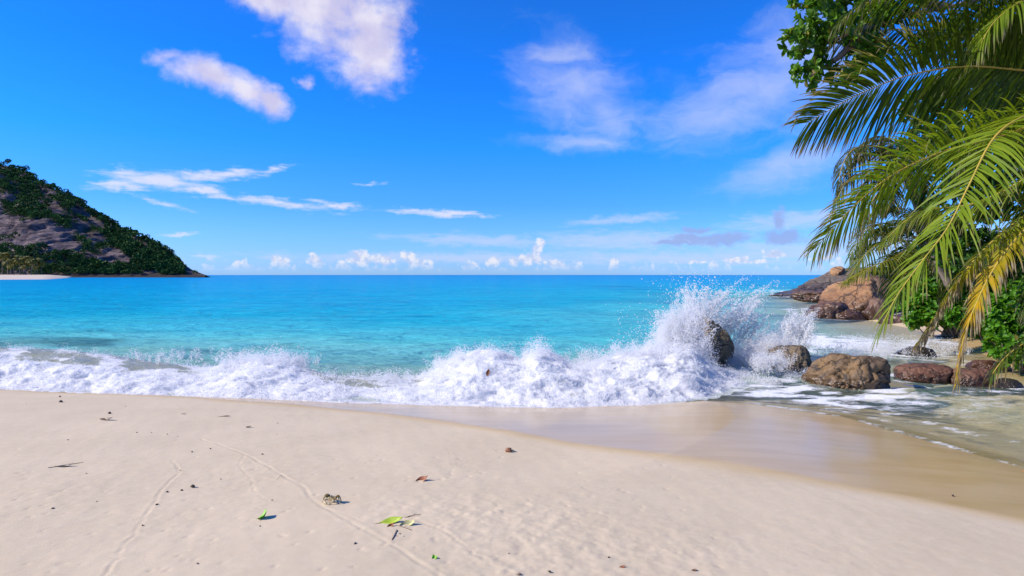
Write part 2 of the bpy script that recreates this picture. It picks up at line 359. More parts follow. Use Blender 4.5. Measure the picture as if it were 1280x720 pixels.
def poly_dist(x, y, pts):
    d = np.full(x.shape, 1e9)
    for (ax, ay), (bx, by) in zip(pts[:-1], pts[1:]):
        ex, ey = bx - ax, by - ay; t = np.clip(((x - ax) * ex + (y - ay) * ey) / (ex * ex + ey * ey + 1e-12), 0, 1)
        d = np.minimum(d, np.hypot(x - ax - t * ex, y - ay - t * ey))
    return d
def wob(pts, seed, amp=0.02, n=60):
    q = np.array([ground(*p) for p in pts]); q = catmull(q, n)
    q[:, 0] += amp * fbm(P3(np.arange(n) * 0.31, seed * 7.7), 3, seed); q[:, 1] += amp * fbm(P3(np.arange(n) * 0.31, seed * 3.1 + 50), 3, seed); return q[:, :2]
def spaced(segs):
    return np.unique(np.concatenate([np.arange(a, b, st) for a, b, st in segs]))
def build_sand():
    far = [16, 20, 26, 36, 50, 80, 140, 300, 800, 3000]
    xs = np.r_[[-v for v in far[::-1]], spaced([(-14, -5.2, .06), (-5.2, 4.6, .0125), (4.6, 14, .06)]), far]
    ys = np.r_[[-3000, -800, -200, -60, -20, -8, -3, 0, 1, 2], spaced([(2.5, 6.6, .0125), (6.6, 11.5, .03), (11.5, 20, .25)]), [22, 26, 32, 40, 60, 90, 150, 300, 800, 3000]]
    X, Y = np.meshgrid(xs, ys); x = X.ravel(); y = Y.ravel(); z, s = base_z(x, y)
    near = (np.abs(x) < 15) & (y > 1.5) & (y < 13); xn, yn = x[near], y[near]; dz = np.zeros(near.sum())
    wy = np.interp(xn, WET_X, WET_Y); wet = sstep(yn - wy + 0.10 * fbm(P3(xn * .8, yn * .8), 3, 5), -0.24, 0.32)
    dry = 1 - wet
    dz += 0.012 * fbm(P3(xn * .5, yn * .5), 3, 1)
    # trampled, lumpy patches
    lump = np.zeros(len(xn))
    for (px, py, rr, a) in ((590, 650, .55, 1), (680, 660, .6, 1), (520, 640, .4, .8), (660, 705, .6, 1), (800, 700, .6, .8), (860, 690, .5, .7), (560, 600, .5, .4), (300, 600, .5, .4), (60, 620, .7, .4), (190, 660, .7, .35), (1010, 690, .7, .3)):
        g = ground(px, py); lump = np.maximum(lump, a * np.exp(-(((xn - g[0]) ** 2 + (yn - g[1]) ** 2) / rr ** 2)))
    lum = fbm(P3(xn * 9, yn * 9), 3, 8); dz += dry * (0.0007 + 0.0045 * lump) * lum
    dz += dry * 0.0035 * lump * np.abs(fbm(P3(xn * 26, yn * 26), 2, 9))
    # wind ripples, faint
    dz += dry * 0.0004 * np.sin((xn * 26 + yn * 9) + 3 * fbm(P3(xn * 1.5, yn * 1.5), 2, 12))
    # trails across the sand
    for k, (pts, w, dep) in enumerate((([(126, 724), (150, 690), (185, 640), (205, 610), (222, 590), (216, 575)], .011, .008),
                       ([(215, 540), (262, 552), (306, 568), (345, 590), (372, 606), (400, 632), (440, 655), (480, 676), (520, 700), (556, 724)], .014, .007),
                       ([(306, 568), (300, 582), (314, 600), (320, 618), (336, 628)], .009, .006), ([(520, 650), (560, 668), (590, 690), (640, 716)], .012, .007),
                       ([(0, 628), (60, 620), (110, 612)], .01, .004), ([(75, 582), (130, 577), (215, 578)], .008, .004), ([(400, 632), (470, 660), (505, 668)], .008, .004),
                       ([(560, 560), (566, 580), (562, 600)], .01, .003), ([(1115, 533), (1118, 536)], .01, .0))):
        q = wob(pts, k + 1); d = poly_dist(xn, yn, q)
        dz += .55 * dep * (-np.exp(-(d / (.75 * w)) ** 2) + 0.45 * np.exp(-((d - 1.9 * w) / (0.8 * w)) ** 2)) * (0.6 + 0.6 * fbm(P3(xn * 7, yn * 7), 2, 30 + k))
    # little dotted claw marks beside the trails
    rng = np.random.default_rng(5)
    for _ in range(160):
        px = rng.uniform(20, 900); py = rng.uniform(560, 715) ; g = ground(px, py); m = (np.abs(xn - g[0]) < .06) & (np.abs(yn - g[1]) < .06)
        rr = rng.uniform(.008, .016); dz[m] -= rng.uniform(.003, .006) * np.exp(-((xn[m] - g[0]) ** 2 + (yn[m] - g[1]) ** 2 * .6) / rr ** 2)
    z[near] += dz
    W = np.where((s < 0.6), 1.0, 0.0); W[near] = np.maximum(wet, sstep(-s[near], -0.5, 0.2))
    W = np.where(x > 7.5, np.where(s < 0.5, 1, 0), W); W = np.where(s < 0, W * (1 - .72 * sstep(-s, .15, 1.0)), W)
    m, T, out = material('beach_sand'); p = wpos(T); w = T.attr('wet')
    n1 = T.noise(p, 0.9, 5, .6); n2 = T.noise(p, 260, 3, .7); n3 = T.noise(p, 14, 4, .6)
    dryc = T.mix(T.ss(n1, .35, .65), (.635, .515, .34, 1), (.695, .565, .38, 1)); dryc = T.mix(T.lin(n2, .3, .7, 0, .5), dryc, (.54, .435, .29, 1)); dryc = T.mix(T.lin(n3, .45, .75, 0, .35), dryc, (.71, .585, .415, 1))
    wetc = T.mix(T.ss(T.noise(T.mapping(p, rot=(0, 0, .4), scale=(.5, 2.2, 1)), 2.2, 5), .35, .65), (.54, .375, .165, 1), (.58, .415, .205, 1))
    col = T.mix(w, dryc, wetc)
    bmp = T.bump(T.math('ADD', n2, T.math('MULTIPLY', n3, .6)), T.math('MULTIPLY', T.math('SUBTRACT', 1.0, w), .55) if False else .35, .004)
    # the wet sheet is smooth
    nm = T.new('ShaderNodeMix', data_type='VECTOR'); T.put(nm.inputs[0], w); T.put(nm.inputs[4], bmp); T.put(nm.inputs[5], T.bump(T.noise(T.mapping(p, scale=(.6, 2, 1)), 5, 3), .05, .01))
    principled(T, out, col, T.lin(w, .55, 1, .9, .2), nm.outputs[1], T.lin(w, .4, 1, .15, .15))
    tag(mesh('sand_beach', np.c_[x, y, z], grid_faces(len(ys), len(xs)), m, attrs={'wet': W}), kind='structure')
build_sand()

# ------------------------------------------------------------------ sea
ROCKS = []      # (x, y, radius) of rocks standing in the water, for the foam round them
def rk(px, py, r): g = G(px, py, SEA); ROCKS.append((g[0], g[1] + r * .5, r))
for a in ((893, 462, .55), (990, 466, .6), (1062, 489, .85), (1200, 484, .9), (1155, 447, .45)): rk(*a)
def build_sea():
    th = np.r_[np.linspace(-1.45, -.75, 60)[:-1], np.linspace(-.75, .75, 940), np.linspace(.75, 1.45, 60)[1:]]
    r = np.r_[2.6, np.geomspace(4.2, 40, 420), np.geomspace(40, 45000, 330)[1:]]
    RR, TH = np.meshgrid(r, th, indexing='ij'); x = (RR * np.sin(TH)).ravel(); y = (RR * np.cos(TH)).ravel(); rr = RR.ravel()
    s = shore_dist(x, y); d = np.maximum(-s, 0)
    fade = sstep(d, 0.0, 3.5); z = np.full(len(x), SEA)
    for k, (wl, amp) in enumerate(((6.0, .07), (2.6, .055), (1.1, .042), (.5, .022), (.22, .008))):
        m = rr * 0.0125 < wl * .45
        ca_, sa_ = math.cos(.5 - .35 * k), math.sin(.5 - .35 * k); n = perlin(P3((x[m] * ca_ - y[m] * sa_) / wl * .5, (x[m] * sa_ + y[m] * ca_) / wl, k * 9.7), 20 + k); z[m] += amp * (n + .35 * (1 - 2 * np.abs(n))) * np.maximum(fade[m], .18 if wl < 1.2 else .03)
    # hide the sheet under dry land
    z = np.where(s > 0.25, SEA - .25 - np.minimum(s, 30) * .02, z + np.where(s > -0.05, -(s + .05) * .12, 0))
    # own colour of the water, by depth
    u = np.log10(np.maximum(d, .01) + 1)
    n1 = fbm(P3(x * .035, y * .05), 4, 40); n2 = fbm(P3(x * .01, y * .03), 3, 44)
    u2 = u + .09 * n1 * sstep(d, 2, 12) + .06 * n2 * sstep(d, 20, 60)
    stops = np.array([0, .45, .75, 1.0, 1.25, 1.5, 1.9, 2.4, 3.2, 4.6])
    cols = np.array([(.62, .62, .42), (.52, .66, .49), (.28, .66, .55), (.10, .58, .57), (.016, .45, .56), (.007, .40, .58), (.004, .36, .60), (.004, .31, .60), (.005, .24, .52), (.005, .20, .46)])
    body = np.c_[[np.interp(u2, stops, cols[:, k]) for k in range(3)]].T
    # darker reef bottom off the headland
    reef = sstep(fbm(P3(x * .12, y * .09), 4, 51), -.35, .3) * np.exp(-(((x - 14.5) / 8) ** 2 + ((y - 37) / 15) ** 2)); reef = np.maximum(reef, .8 * sstep(fbm(P3(x * .05, y * .1), 3, 53), .0, .5) * sstep(x, 8, 20) * sstep(y, 28, 45) * (1 - sstep(y, 90, 160)))
    body = body * (1 - .75 * reef[:, None]) + np.array([.015, .13, .32]) * .75 * reef[:, None]
    hill_refl = sstep(fbm(P3(x * .25, y * .3), 3, 55), .1, .6) * np.exp(-((x + 11) / 5) ** 2 - ((y - 17) / 5) ** 2); body *= 1 - .55 * hill_refl[:, None]  # the hill's dark reflection on the left, painted into the water colour
    opac = np.interp(d, [0, .4, 1.5, 3, 6, 11], [.02, .10, .30, .55, .86, 1.0]); shal = sstep(x, 2.2, 3.6) * (1 - sstep(y, 12.5, 17)); opac = opac * (1 - .5 * shal)
    # foam lying on the surface
    foam = np.zeros(len(x)); ns = fbm(P3(x * 1.6, y * 3.2), 4, 60)
    right = sstep(x, 3.0, 4.0)
    edge = np.exp(-((d - .05) / .06) ** 2) * (.42 + .55 * ns) + .35 * np.exp(-((d - .32 - .1 * ns) / .07) ** 2) * (.4 + ns) + .5 * np.exp(-((d - .75 - .25 * ns) / .16) ** 2) * sstep(ns, -.25, .3); foam += edge * right * (y < 11.5)
    for (rx, ry, rad) in ROCKS:
        q = np.hypot(x - rx, y - ry); foam += .75 * np.exp(-((q - rad) / .3) ** 2) * (.1 + ns)
    # white water right of the rocks
    for (px, py, sx, sy, a) in ((1110, 440, 1.7, 1.5, .85), (1170, 428, 1.8, 1.4, .75), (1060, 430, 1.3, 1.7, .9), (1010, 425, 1.3, 2.0, 1.0), (960, 440, 1.0, 1.6, 1.2), (1190, 455, 1.6, .8, .4), (1130, 490, 1.8, .9, .22), (1010, 490, 1.2, .8, .4), (950, 486, .8, .7, .55), (1190, 520, 1.4, 1.0, .2), (1120, 505, 1.5, .9, .24), (1060, 502, 1.3, .7, .30), (1230, 500, 1.6, .8, .18), (1180, 475, 1.5, .8, .3)):
        g = G(px, py, SEA); foam += a * np.exp(-((x - g[0]) / sx) ** 2 - ((y - g[1]) / sy) ** 2) * (.75 + .8 * ns)
    # surf on the ledge, the headland boulder and the far beach
    for (px, py, sx, sy, a) in ((978, 364, 2.2, 7, 1.3), (1010, 387, 2.2, 2.2, .8), (1060, 399, 2.5, 1.4, .6), (985, 371, 4, 2, .8)):
        g = G(px, py, SEA); foam += a * np.exp(-((x - g[0]) / sx) ** 2 - ((y - g[1]) / sy) ** 2) * (.7 + .9 * ns)
    foam += .5 * np.exp(-((d - 2.2) / .7) ** 2) * (x < 3.5) * (.2 + ns)      # trailing behind the breaker
    m, T, out = material('sea_water'); p = wpos(T); cd = T.new('ShaderNodeCameraData').outputs['View Distance']
    far = T.ss(cd, 15, 140)
    b1 = T.noise(T.mapping(p, rot=(0, 0, .6), scale=(.5, 1.2, 1)), 3.6, 5, .65); b2 = T.noise(T.mapping(p, rot=(0, 0, -.45), scale=(.45, 1.1, 1)), 1.0, 5, .62); b3 = T.noise(T.mapping(p, scale=(.25, 1, 1)), .09, 6, .62)
    n = T.bump(b1, 1.0, .14); n = T.bump(b2, .9, .4, n); n = T.bump(b3, .75, 2.2, n)
    col = T.attr('body', 'Color'); rip_shade = T.noise(T.mapping(p, scale=(.3, 1, 1)), .45, 6, .65)
    col = T.mix(T.lin(rip_shade, .45, .66, 0, .45), col, T.mix(1.0, col, (.35, .62, .8, 1), 'MULTIPLY'))  # light and dark of the ripples painted into the water colour
    di = T.new('ShaderNodeBsdfDiffuse'); T.put(di.inputs[0], col); T.put(di.inputs['Normal'], n)
    tr = T.new('ShaderNodeBsdfTransparent'); tr.inputs[0].default_value = (.93, .96, .90, 1)
    mx = T.new('ShaderNodeMixShader'); T.put(mx.inputs[0], T.attr('opac')); T.t.links.new(tr.outputs[0], mx.inputs[1]); T.t.links.new(di.outputs[0], mx.inputs[2])
    gl = T.new('ShaderNodeBsdfGlossy'); gl.inputs['Roughness'].default_value = .08; T.put(gl.inputs['Normal'], n); gl.inputs[0].default_value = (.62, .9, 1, 1)
    fr = T.new('ShaderNodeFresnel'); fr.inputs[0].default_value = 1.333; T.put(fr.inputs['Normal'], n)
    ff = T.math('MINIMUM', T.math('MULTIPLY', fr.outputs[0], .8), .26)
    m2 = T.new('ShaderNodeMixShader'); T.put(m2.inputs[0], ff); T.t.links.new(mx.outputs[0], m2.inputs[1]); T.t.links.new(gl.outputs[0], m2.inputs[2])
    fo = T.new('ShaderNodeBsdfDiffuse'); fo.inputs[0].default_value = (.86, .87, .89, 1); T.put(fo.inputs['Normal'], T.bump(T.noise(p, 9, 5, .7), .6, .05))
    fn = T.noise(T.mapping(p, rot=(0, 0, .35), scale=(1, 1.5, 1)), 5.5, 7, .7, .9); fa = T.attr('foam')
    fm = T.math('MULTIPLY', T.ss(T.math('ADD', fa, T.math('MULTIPLY', T.math('SUBTRACT', fn, .5), 1.9)), .18, 1.05), T.math('MULTIPLY', T.ss(fa, .02, .3), .9))
    m3 = T.new('ShaderNodeMixShader'); T.put(m3.inputs[0], fm); T.t.links.new(m2.outputs[0], m3.inputs[1]); T.t.links.new(fo.outputs[0], m3.inputs[2])
    T.t.links.new(m3.outputs[0], out.inputs[0])
    tag(mesh('sea', np.c_[x, y, z], grid_faces(len(r), len(th)), m, attrs={'body': body, 'opac': opac, 'foam': np.clip(foam, 0, 1.6)}), kind='structure')
build_sea()

# ------------------------------------------------------------------ rocks
def m_rock(name, c1, c2, c3, wet_z=None, wet_h=.25, scale=1.0, rough=.75, streak=0.0):
    m, T, out = material(name); p = wpos(T); q = T.mapping(p, scale=(scale,) * 3)
    n1 = T.noise(q, 1.6, 6, .62, .4); n2 = T.noise(q, 7, 6, .65); n3 = T.noise(q, 40, 4, .6)
    c = T.mix(T.ss(n1, .38, .62), (*c1, 1), (*c2, 1)); c = T.mix(T.ss(n2, .48, .68), c, (*c3, 1))
    c = T.mix(T.lin(n3, .35, .7, .0, .45), c, T.mix(1.0, c, (.45, .43, .42, 1), 'MULTIPLY'))
    vo = T.new('ShaderNodeTexVoronoi', feature='DISTANCE_TO_EDGE'); T.put(vo.inputs['Vector'], T.vmath('ADD', q, T.vmath('MULTIPLY', T.noise(q, 2.2, 4, color=True), (.7, .7, .7)))); vo.inputs['Scale'].default_value = 1.5
    crack = T.math('SUBTRACT', 1.0, T.ss(vo.outputs[0], 0, .045)); c = T.mix(T.math('MULTIPLY', crack, .85), c, (.035, .028, .022, 1))
    if streak:
        st = T.noise(T.mapping(p, rot=(0, .5, .3), scale=(.6 * scale, .6 * scale, 3 * scale)), 3, 5, .6); c = T.mix(T.lin(st, .5, .7, 0, streak), c, (.045, .038, .036, 1))
    r = rough
    if wet_z is not None:
        z = T.new('ShaderNodeSeparateXYZ'); T.put(z.inputs[0], p)
        w = T.math('SUBTRACT', 1.0, T.ss(T.math('ADD', z.outputs[2], T.math('MULTIPLY', T.math('SUBTRACT', n2, .5), wet_h * 1.4)), wet_z, wet_z + wet_h))
        c = T.mix(w, c, T.mix(1.0, c, (.5, .47, .44, 1), 'MULTIPLY')); r = T.lin(w, 0, 1, rough, .28)
    h = T.math('ADD', T.math('MULTIPLY', n2, .6), T.math('ADD', T.math('MULTIPLY', n3, .25), T.math('MULTIPLY', crack, -.6)))
    principled(T, out, c, r, T.bump(h, .6, .05 / scale), .4); return m
_ico = {}
def ico(k):
    if k not in _ico:
        bm = bmesh.new(); bmesh.ops.create_icosphere(bm, subdivisions=k, radius=1)
        _ico[k] = (np.array([v.co[:] for v in bm.verts]), np.array([[v.index for v in f.verts] for f in bm.faces])); bm.free()
    return _ico[k]
def rock(name, c, size, seed, mat, sub=6, rough=.10, cuts=9, sq=2.6, yaw=0.0, profile=None, crack=.05, parent=None, freq=1.0):
    d, f = ico(sub); rng = np.random.default_rng(seed)
    r = 1.0 / (np.sum(np.abs(d) ** sq, axis=1) ** (1 / sq))
    for _ in range(cuts):
        n = unit(rng.normal(size=3)); off = rng.uniform(.72, .98); dn = d @ n
        lim = np.where(dn > .05, off / np.maximum(dn, .05), 9); r = -np.log(np.exp(-24 * r) + np.exp(-24 * np.minimum(lim, 3))) / 24
    r = r * (1 + rough * fbm(d * 1.7 * freq, 5, seed) + rough * .28 * fbm(d * 5.5 * freq, 4, seed + 3))
    rg = 1 - np.abs(fbm(d * 2.3 * freq + 5, 3, seed + 8)); r -= crack * sstep(rg, .90, 1.0)
    v = d * r[:, None]
    if profile: v = profile(v)
    below = np.clip((SEA - .02 - c[2]) / size[2] - v[:, 2], 0, 1); shr = np.maximum(.35, 1 - 2.2 * below); v[:, 0] *= shr; v[:, 1] *= shr
    v = v * np.array(size); cs, sn = math.cos(yaw), math.sin(yaw); v = np.c_[v[:, 0] * cs - v[:, 1] * sn, v[:, 0] * sn + v[:, 1] * cs, v[:, 2]]
    return mesh(name, v + np.array(c), f, mat, parent, True, loc=tuple(c))
def build_rocks():
    grey = m_rock('grey_rock', (.135, .105, .072), (.21, .155, .09), (.065, .055, .047), SEA + .0, .25, 1.6)
    tan = m_rock('tan_boulder', (.145, .098, .062), (.25, .15, .062), (.07, .055, .045), SEA + .08, .25, 1.3)
    red = m_rock('red_boulder', (.135, .06, .036), (.19, .09, .055), (.08, .042, .03), SEA + .04, .2, 1.4)
    dark = m_rock('dark_rock', (.06, .055, .05), (.10, .085, .07), (.04, .036, .034), SEA + .2, .3, 1.6, .5)
    g = G(889, 462, SEA)
    def lean(v):
        t = (v[:, 2] + 1) / 2; v = v.copy(); v[:, 0] = v[:, 0] * (1.12 - .62 * sstep(t, .45, 1.05)) - .10 * t + .18 * np.exp(-((t - .55) / .22) ** 2) - .1 * np.exp(-((t - .15) / .2) ** 2); return v
    warm = m_rock('brown_rock', (.17, .125, .075), (.27, .19, .09), (.08, .064, .048), SEA + .0, .25, 1.5)
    tag(rock('boulder', (g[0] - .05, g[1] + .35, SEA + .36), (.52, .46, .80), 11, warm, profile=lean, rough=.12, cuts=12), 'tall upright grey rock with spray bursting over its side', 'rock', 'rocks in the surf')
    g = G(990, 468, SEA); tag(rock('boulder', (g[0] + .1, g[1] + .4, SEA + .06), (.46, .5, .44), 22, grey, rough=.12, cuts=12), 'low grey rock half under spray beside the large tan boulder', 'rock', 'rocks in the surf')
    g = G(1061, 488, SEA)
    def slump(v):
        v = v.copy(); x = v[:, 0]; top = np.where(x > 0, 1 - .30 * sstep(x, .3, 1.0), 1 - .12 * sstep(-x, .5, 1.0)) * (1 - .16 * sstep(np.hypot(x, v[:, 1]), .55, 0)); v[:, 2] = np.where(v[:, 2] > 0, v[:, 2] * top, v[:, 2]); return v
    tag(rock('boulder', (g[0] + .27, g[1] + .42, SEA + .07), (.74, .60, .50), 38, tan, profile=slump, rough=.10, cuts=9, sq=4.0, crack=.10), 'large tan and brown boulder standing in the shallow water', 'rock', 'rocks in the surf')
    g = G(1180, 480, SEA); tag(rock('boulder', (g[0] - .02, g[1] + .5, SEA + .02), (.56, .5, .26), 41, red, rough=.08, cuts=8), 'low rounded reddish rock with a smooth flat top', 'rock', 'rocks in the surf')
    g = G(1229, 484, SEA); tag(rock('boulder', (g[0] + .1, g[1] + .42, SEA + .0), (.42, .4, .27), 47, red, rough=.09, cuts=9), 'dark red rock behind the hanging dry frond tip', 'rock', 'rocks in the surf')
    g = G(1157, 448, SEA); tag(rock('boulder', (g[0], g[1] + .4, SEA - .02), (.42, .4, .24), 53, dark, rough=.1), 'small dark rock awash in the white water', 'rock', 'rocks in the surf')
    g = G(1270, 486, SEA); tag(rock('boulder', (g[0], g[1] + .3, SEA - .03), (.28, .25, .16), 59, dark, rough=.1), 'small black stone at the water edge beside the red rocks', 'rock', 'rocks in the surf')
    g = G(1243, 466, SEA); tag(rock('boulder', (g[0] + .3, g[1] + .6, SEA - .03), (.40, .36, .20), 61, red, rough=.1), 'rounded reddish rock under the green bush on the right', 'rock', 'rocks in the surf')
    # headland
    ledge = m_rock('ledge_rock', (.16, .125, .10), (.24, .17, .12), (.075, .066, .062), SEA + .6, .9, .30, .8, .6)
    pink = m_rock('orange_granite', (.32, .16, .07), (.40, .22, .10), (.19, .11, .06), SEA + .55, .5, .45, .8, .25)
    lp = P(1075, 356, 60)
    def wedge(v):
        v = v.copy(); t = np.clip((v[:, 0] + 1) / 1.35, 0, 1); v[:, 2] = np.where(v[:, 2] > 0, v[:, 2] * (.16 + .84 * t ** .85), v[:, 2]); return v
    tag(rock('headland_ledge', (lp[0], 61, SEA - .1), (7.8, 5, 3.5), 71, ledge, 6, .10, 16, 3.2, 0, wedge, .05, None, 2.4), 'grey brown rock ledge running out into the sea', 'rock outcrop')
    tp = P(1044, 343, 61); tag(rock('boulder', (tp[0], 60.5, 1.75), (.62, .6, .5), 73, pink, 5, .1, 10), 'orange block of granite on top of the grey ledge', 'rock')
    bp = P(1074, 398, 30)
    def dome(v):
        v = v.copy(); t = (v[:, 0] + 1) / 2; v[:, 2] *= .86 + .14 * sstep(t, .0, .4); return v
    tag(rock('headland_boulder', (bp[0] + .3, 30.6, SEA + .35), (1.62, 1.6, 1.42), 79, pink, 6, .07, 8, 2.5, 0, dome, .06, None, 1.4), 'big rounded orange granite boulder on the headland', 'rock outcrop')
    for k, (px, py, w, h, D, lab) in enumerate(((1034, 392, .85, .50, 29.2, 'dark brown rocks at the left foot of the orange boulder'), (1062, 397, .7, .36, 28.6, 'low brown rock in front of the orange boulder'),
                                      (1097, 396, .55, .75, 28.2, 'brown rock standing at the right foot of the orange boulder'), (1046, 388, .6, .42, 29.0, 'cracked brown rock against the face of the orange boulder'), (1100, 372, .9, 1.0, 30.6, 'dark rock in the shade under the drooping palm'), (1024, 371, 1.8, .5, 47, 'brown rock between the grey ledge and the orange boulder'), (1122, 392, 1.3, .7, 31, 'dark brown rock right of the orange boulder, below the bush'), (1156, 402, 1.2, .45, 27.5, 'flat brown rock under the far green bush'), (1136, 404, 1.1, .32, 26, 'flat rock awash beyond the white water'))):
        c = P(px, py, D); tag(rock('boulder', (c[0], D, max(c[2], SEA + .05)), (w, w * .9, h), 90 + k, m_rock('headland_rock', (.15, .085, .055), (.22, .12, .07), (.07, .052, .045), SEA + .35, .4, .8, .6), 5, .13, 12, crack=.08), lab, 'rock', 'rocks at the foot of the headland')
build_rocks()

# ------------------------------------------------------------------ foliage builders
def leaf_mesh(acc, c, d, nrm, L, W, col, rng, fold=.25):
    """c base points, d directions, nrm normals, L lengths, W widths, col colours: six-point folded leaves"""
    n = len(c); d = unit(d); s = unit(np.cross(d, nrm)); u = np.cross(s, d); L = np.broadcast_to(L, (n,))[:, None]; W = np.broadcast_to(W, (n,))[:, None]
    up = u * W * fold; bend = u * L * rng.uniform(-.25, .05, n)[:, None]
    pts = [c, c + d * L * .4 + s * W * .42 + up, c + d * L * .75 + s * W * .46 + up + bend * .4, c + d * L + bend, c + d * L * .75 - s * W * .46 + up + bend * .4, c + d * L * .4 - s * W * .42 + up]
    v = np.stack(pts, 1).reshape(-1, 3); i = np.arange(n)[:, None] * 6
    acc.add(v, np.vstack([i + np.array([[0, 1, 2, 3]]), i + np.array([[0, 3, 4, 5]])]), None, tint=np.repeat(col, 6, axis=0))
def cols(rng, n, a, b, yellow=0.0):
    t = rng.random(n)[:, None]; c = np.array(a) * (1 - t) + np.array(b) * t; c *= rng.uniform(.75, 1.2, n)[:, None]
    if yellow:
        k = rng.random(n) < yellow; c[k] = np.array([.30, .26, .04]) * rng.uniform(.7, 1.1, k.sum())[:, None]
    return c
def rosettes(acc, c, axis, rng, L, k=8, a=(.035, .10, .012), b=(.07, .17, .02), wr=.5, yellow=.03, open_=(.5, 1.3)):
    n = len(c); axis = unit(axis); ref = unit(rng.normal(size=(n, 3))); e1 = unit(np.cross(axis, ref)); e2 = np.cross(axis, e1)
    for j in range(k):
        ph = j * 2.4 + rng.uniform(-.4, .4, n); t = rng.uniform(*open_, n); rad = np.cos(ph)[:, None] * e1 + np.sin(ph)[:, None] * e2
        d = axis * np.cos(t)[:, None] + rad * np.sin(t)[:, None]; nr = axis * np.sin(t)[:, None] - rad * np.cos(t)[:, None]
        l = L * rng.uniform(.65, 1.15, n); leaf_mesh(acc, c + axis * (rng.uniform(-.25, .1, n) * L)[:, None], d, nr, l, l * wr, cols(rng, n, a, b, yellow), rng)
def blob_points(rng, blobs, n, shell=.55):
    """points in the outer part of a set of ellipsoids, with their outward directions"""
    w = np.array([b[3] * b[4] + b[4] * b[5] for b in blobs]); w = w / w.sum(); k = rng.choice(len(blobs), n, p=w); B = np.array(blobs)[k]
    d = unit(rng.normal(size=(n, 3))); r = rng.uniform(shell, 1.0, n) ** .7; r = r * (1 + .22 * fbm(d * 2.2 + k[:, None] * 3.1, 2, 4))
    return B[:, :3] + d * B[:, 3:6] * r[:, None], d
def bush(label, cat, center_px, D, blobs_px, n, L, seed, a, b, group=None, name='beach_bush'):
    """a leafy bush standing on the ground; blobs in pixels (px,py,rx,ry) at distance D, depth like width"""
    rng = np.random.default_rng(seed); k = D / F; bl = []
    for (px, py, rx, ry, dd) in blobs_px:
        p = P(px, py, D + dd); bl.append((p[0], p[1], p[2], rx * k, rx * k * .9, ry * k))
    foot = P(*center_px, D); gz = float(base_z(foot[0], foot[1])[0][0]); foot[2] = gz
    root = tag(empty(name, tuple(foot)), label, cat, group)
    pts, d = blob_points(rng, bl, n); keep = pts[:, 2] > gz + .05; pts, d = pts[keep], d[keep]
    acc = Acc(); rosettes(acc, pts, d * .8 + np.array([0, 0, .55]) + rng.normal(size=d.shape) * .25, rng, L, 7, a, b, .48, .02)
    acc.build('foliage', LEAF, root)
    st = Acc()
    for q in bl:
        for _ in range(3):
            e = np.array(q[:3]) + rng.normal(size=3) * np.array(q[3:6]) * .35; mid = (foot + e) / 2 + rng.normal(size=3) * .1
            st.tube(catmull([foot + rng.normal(size=3) * [.15, .15, 0], mid, e], 10), np.linspace(.03, .008, 10), 6)
    st.build('stems', BARK, root); return root

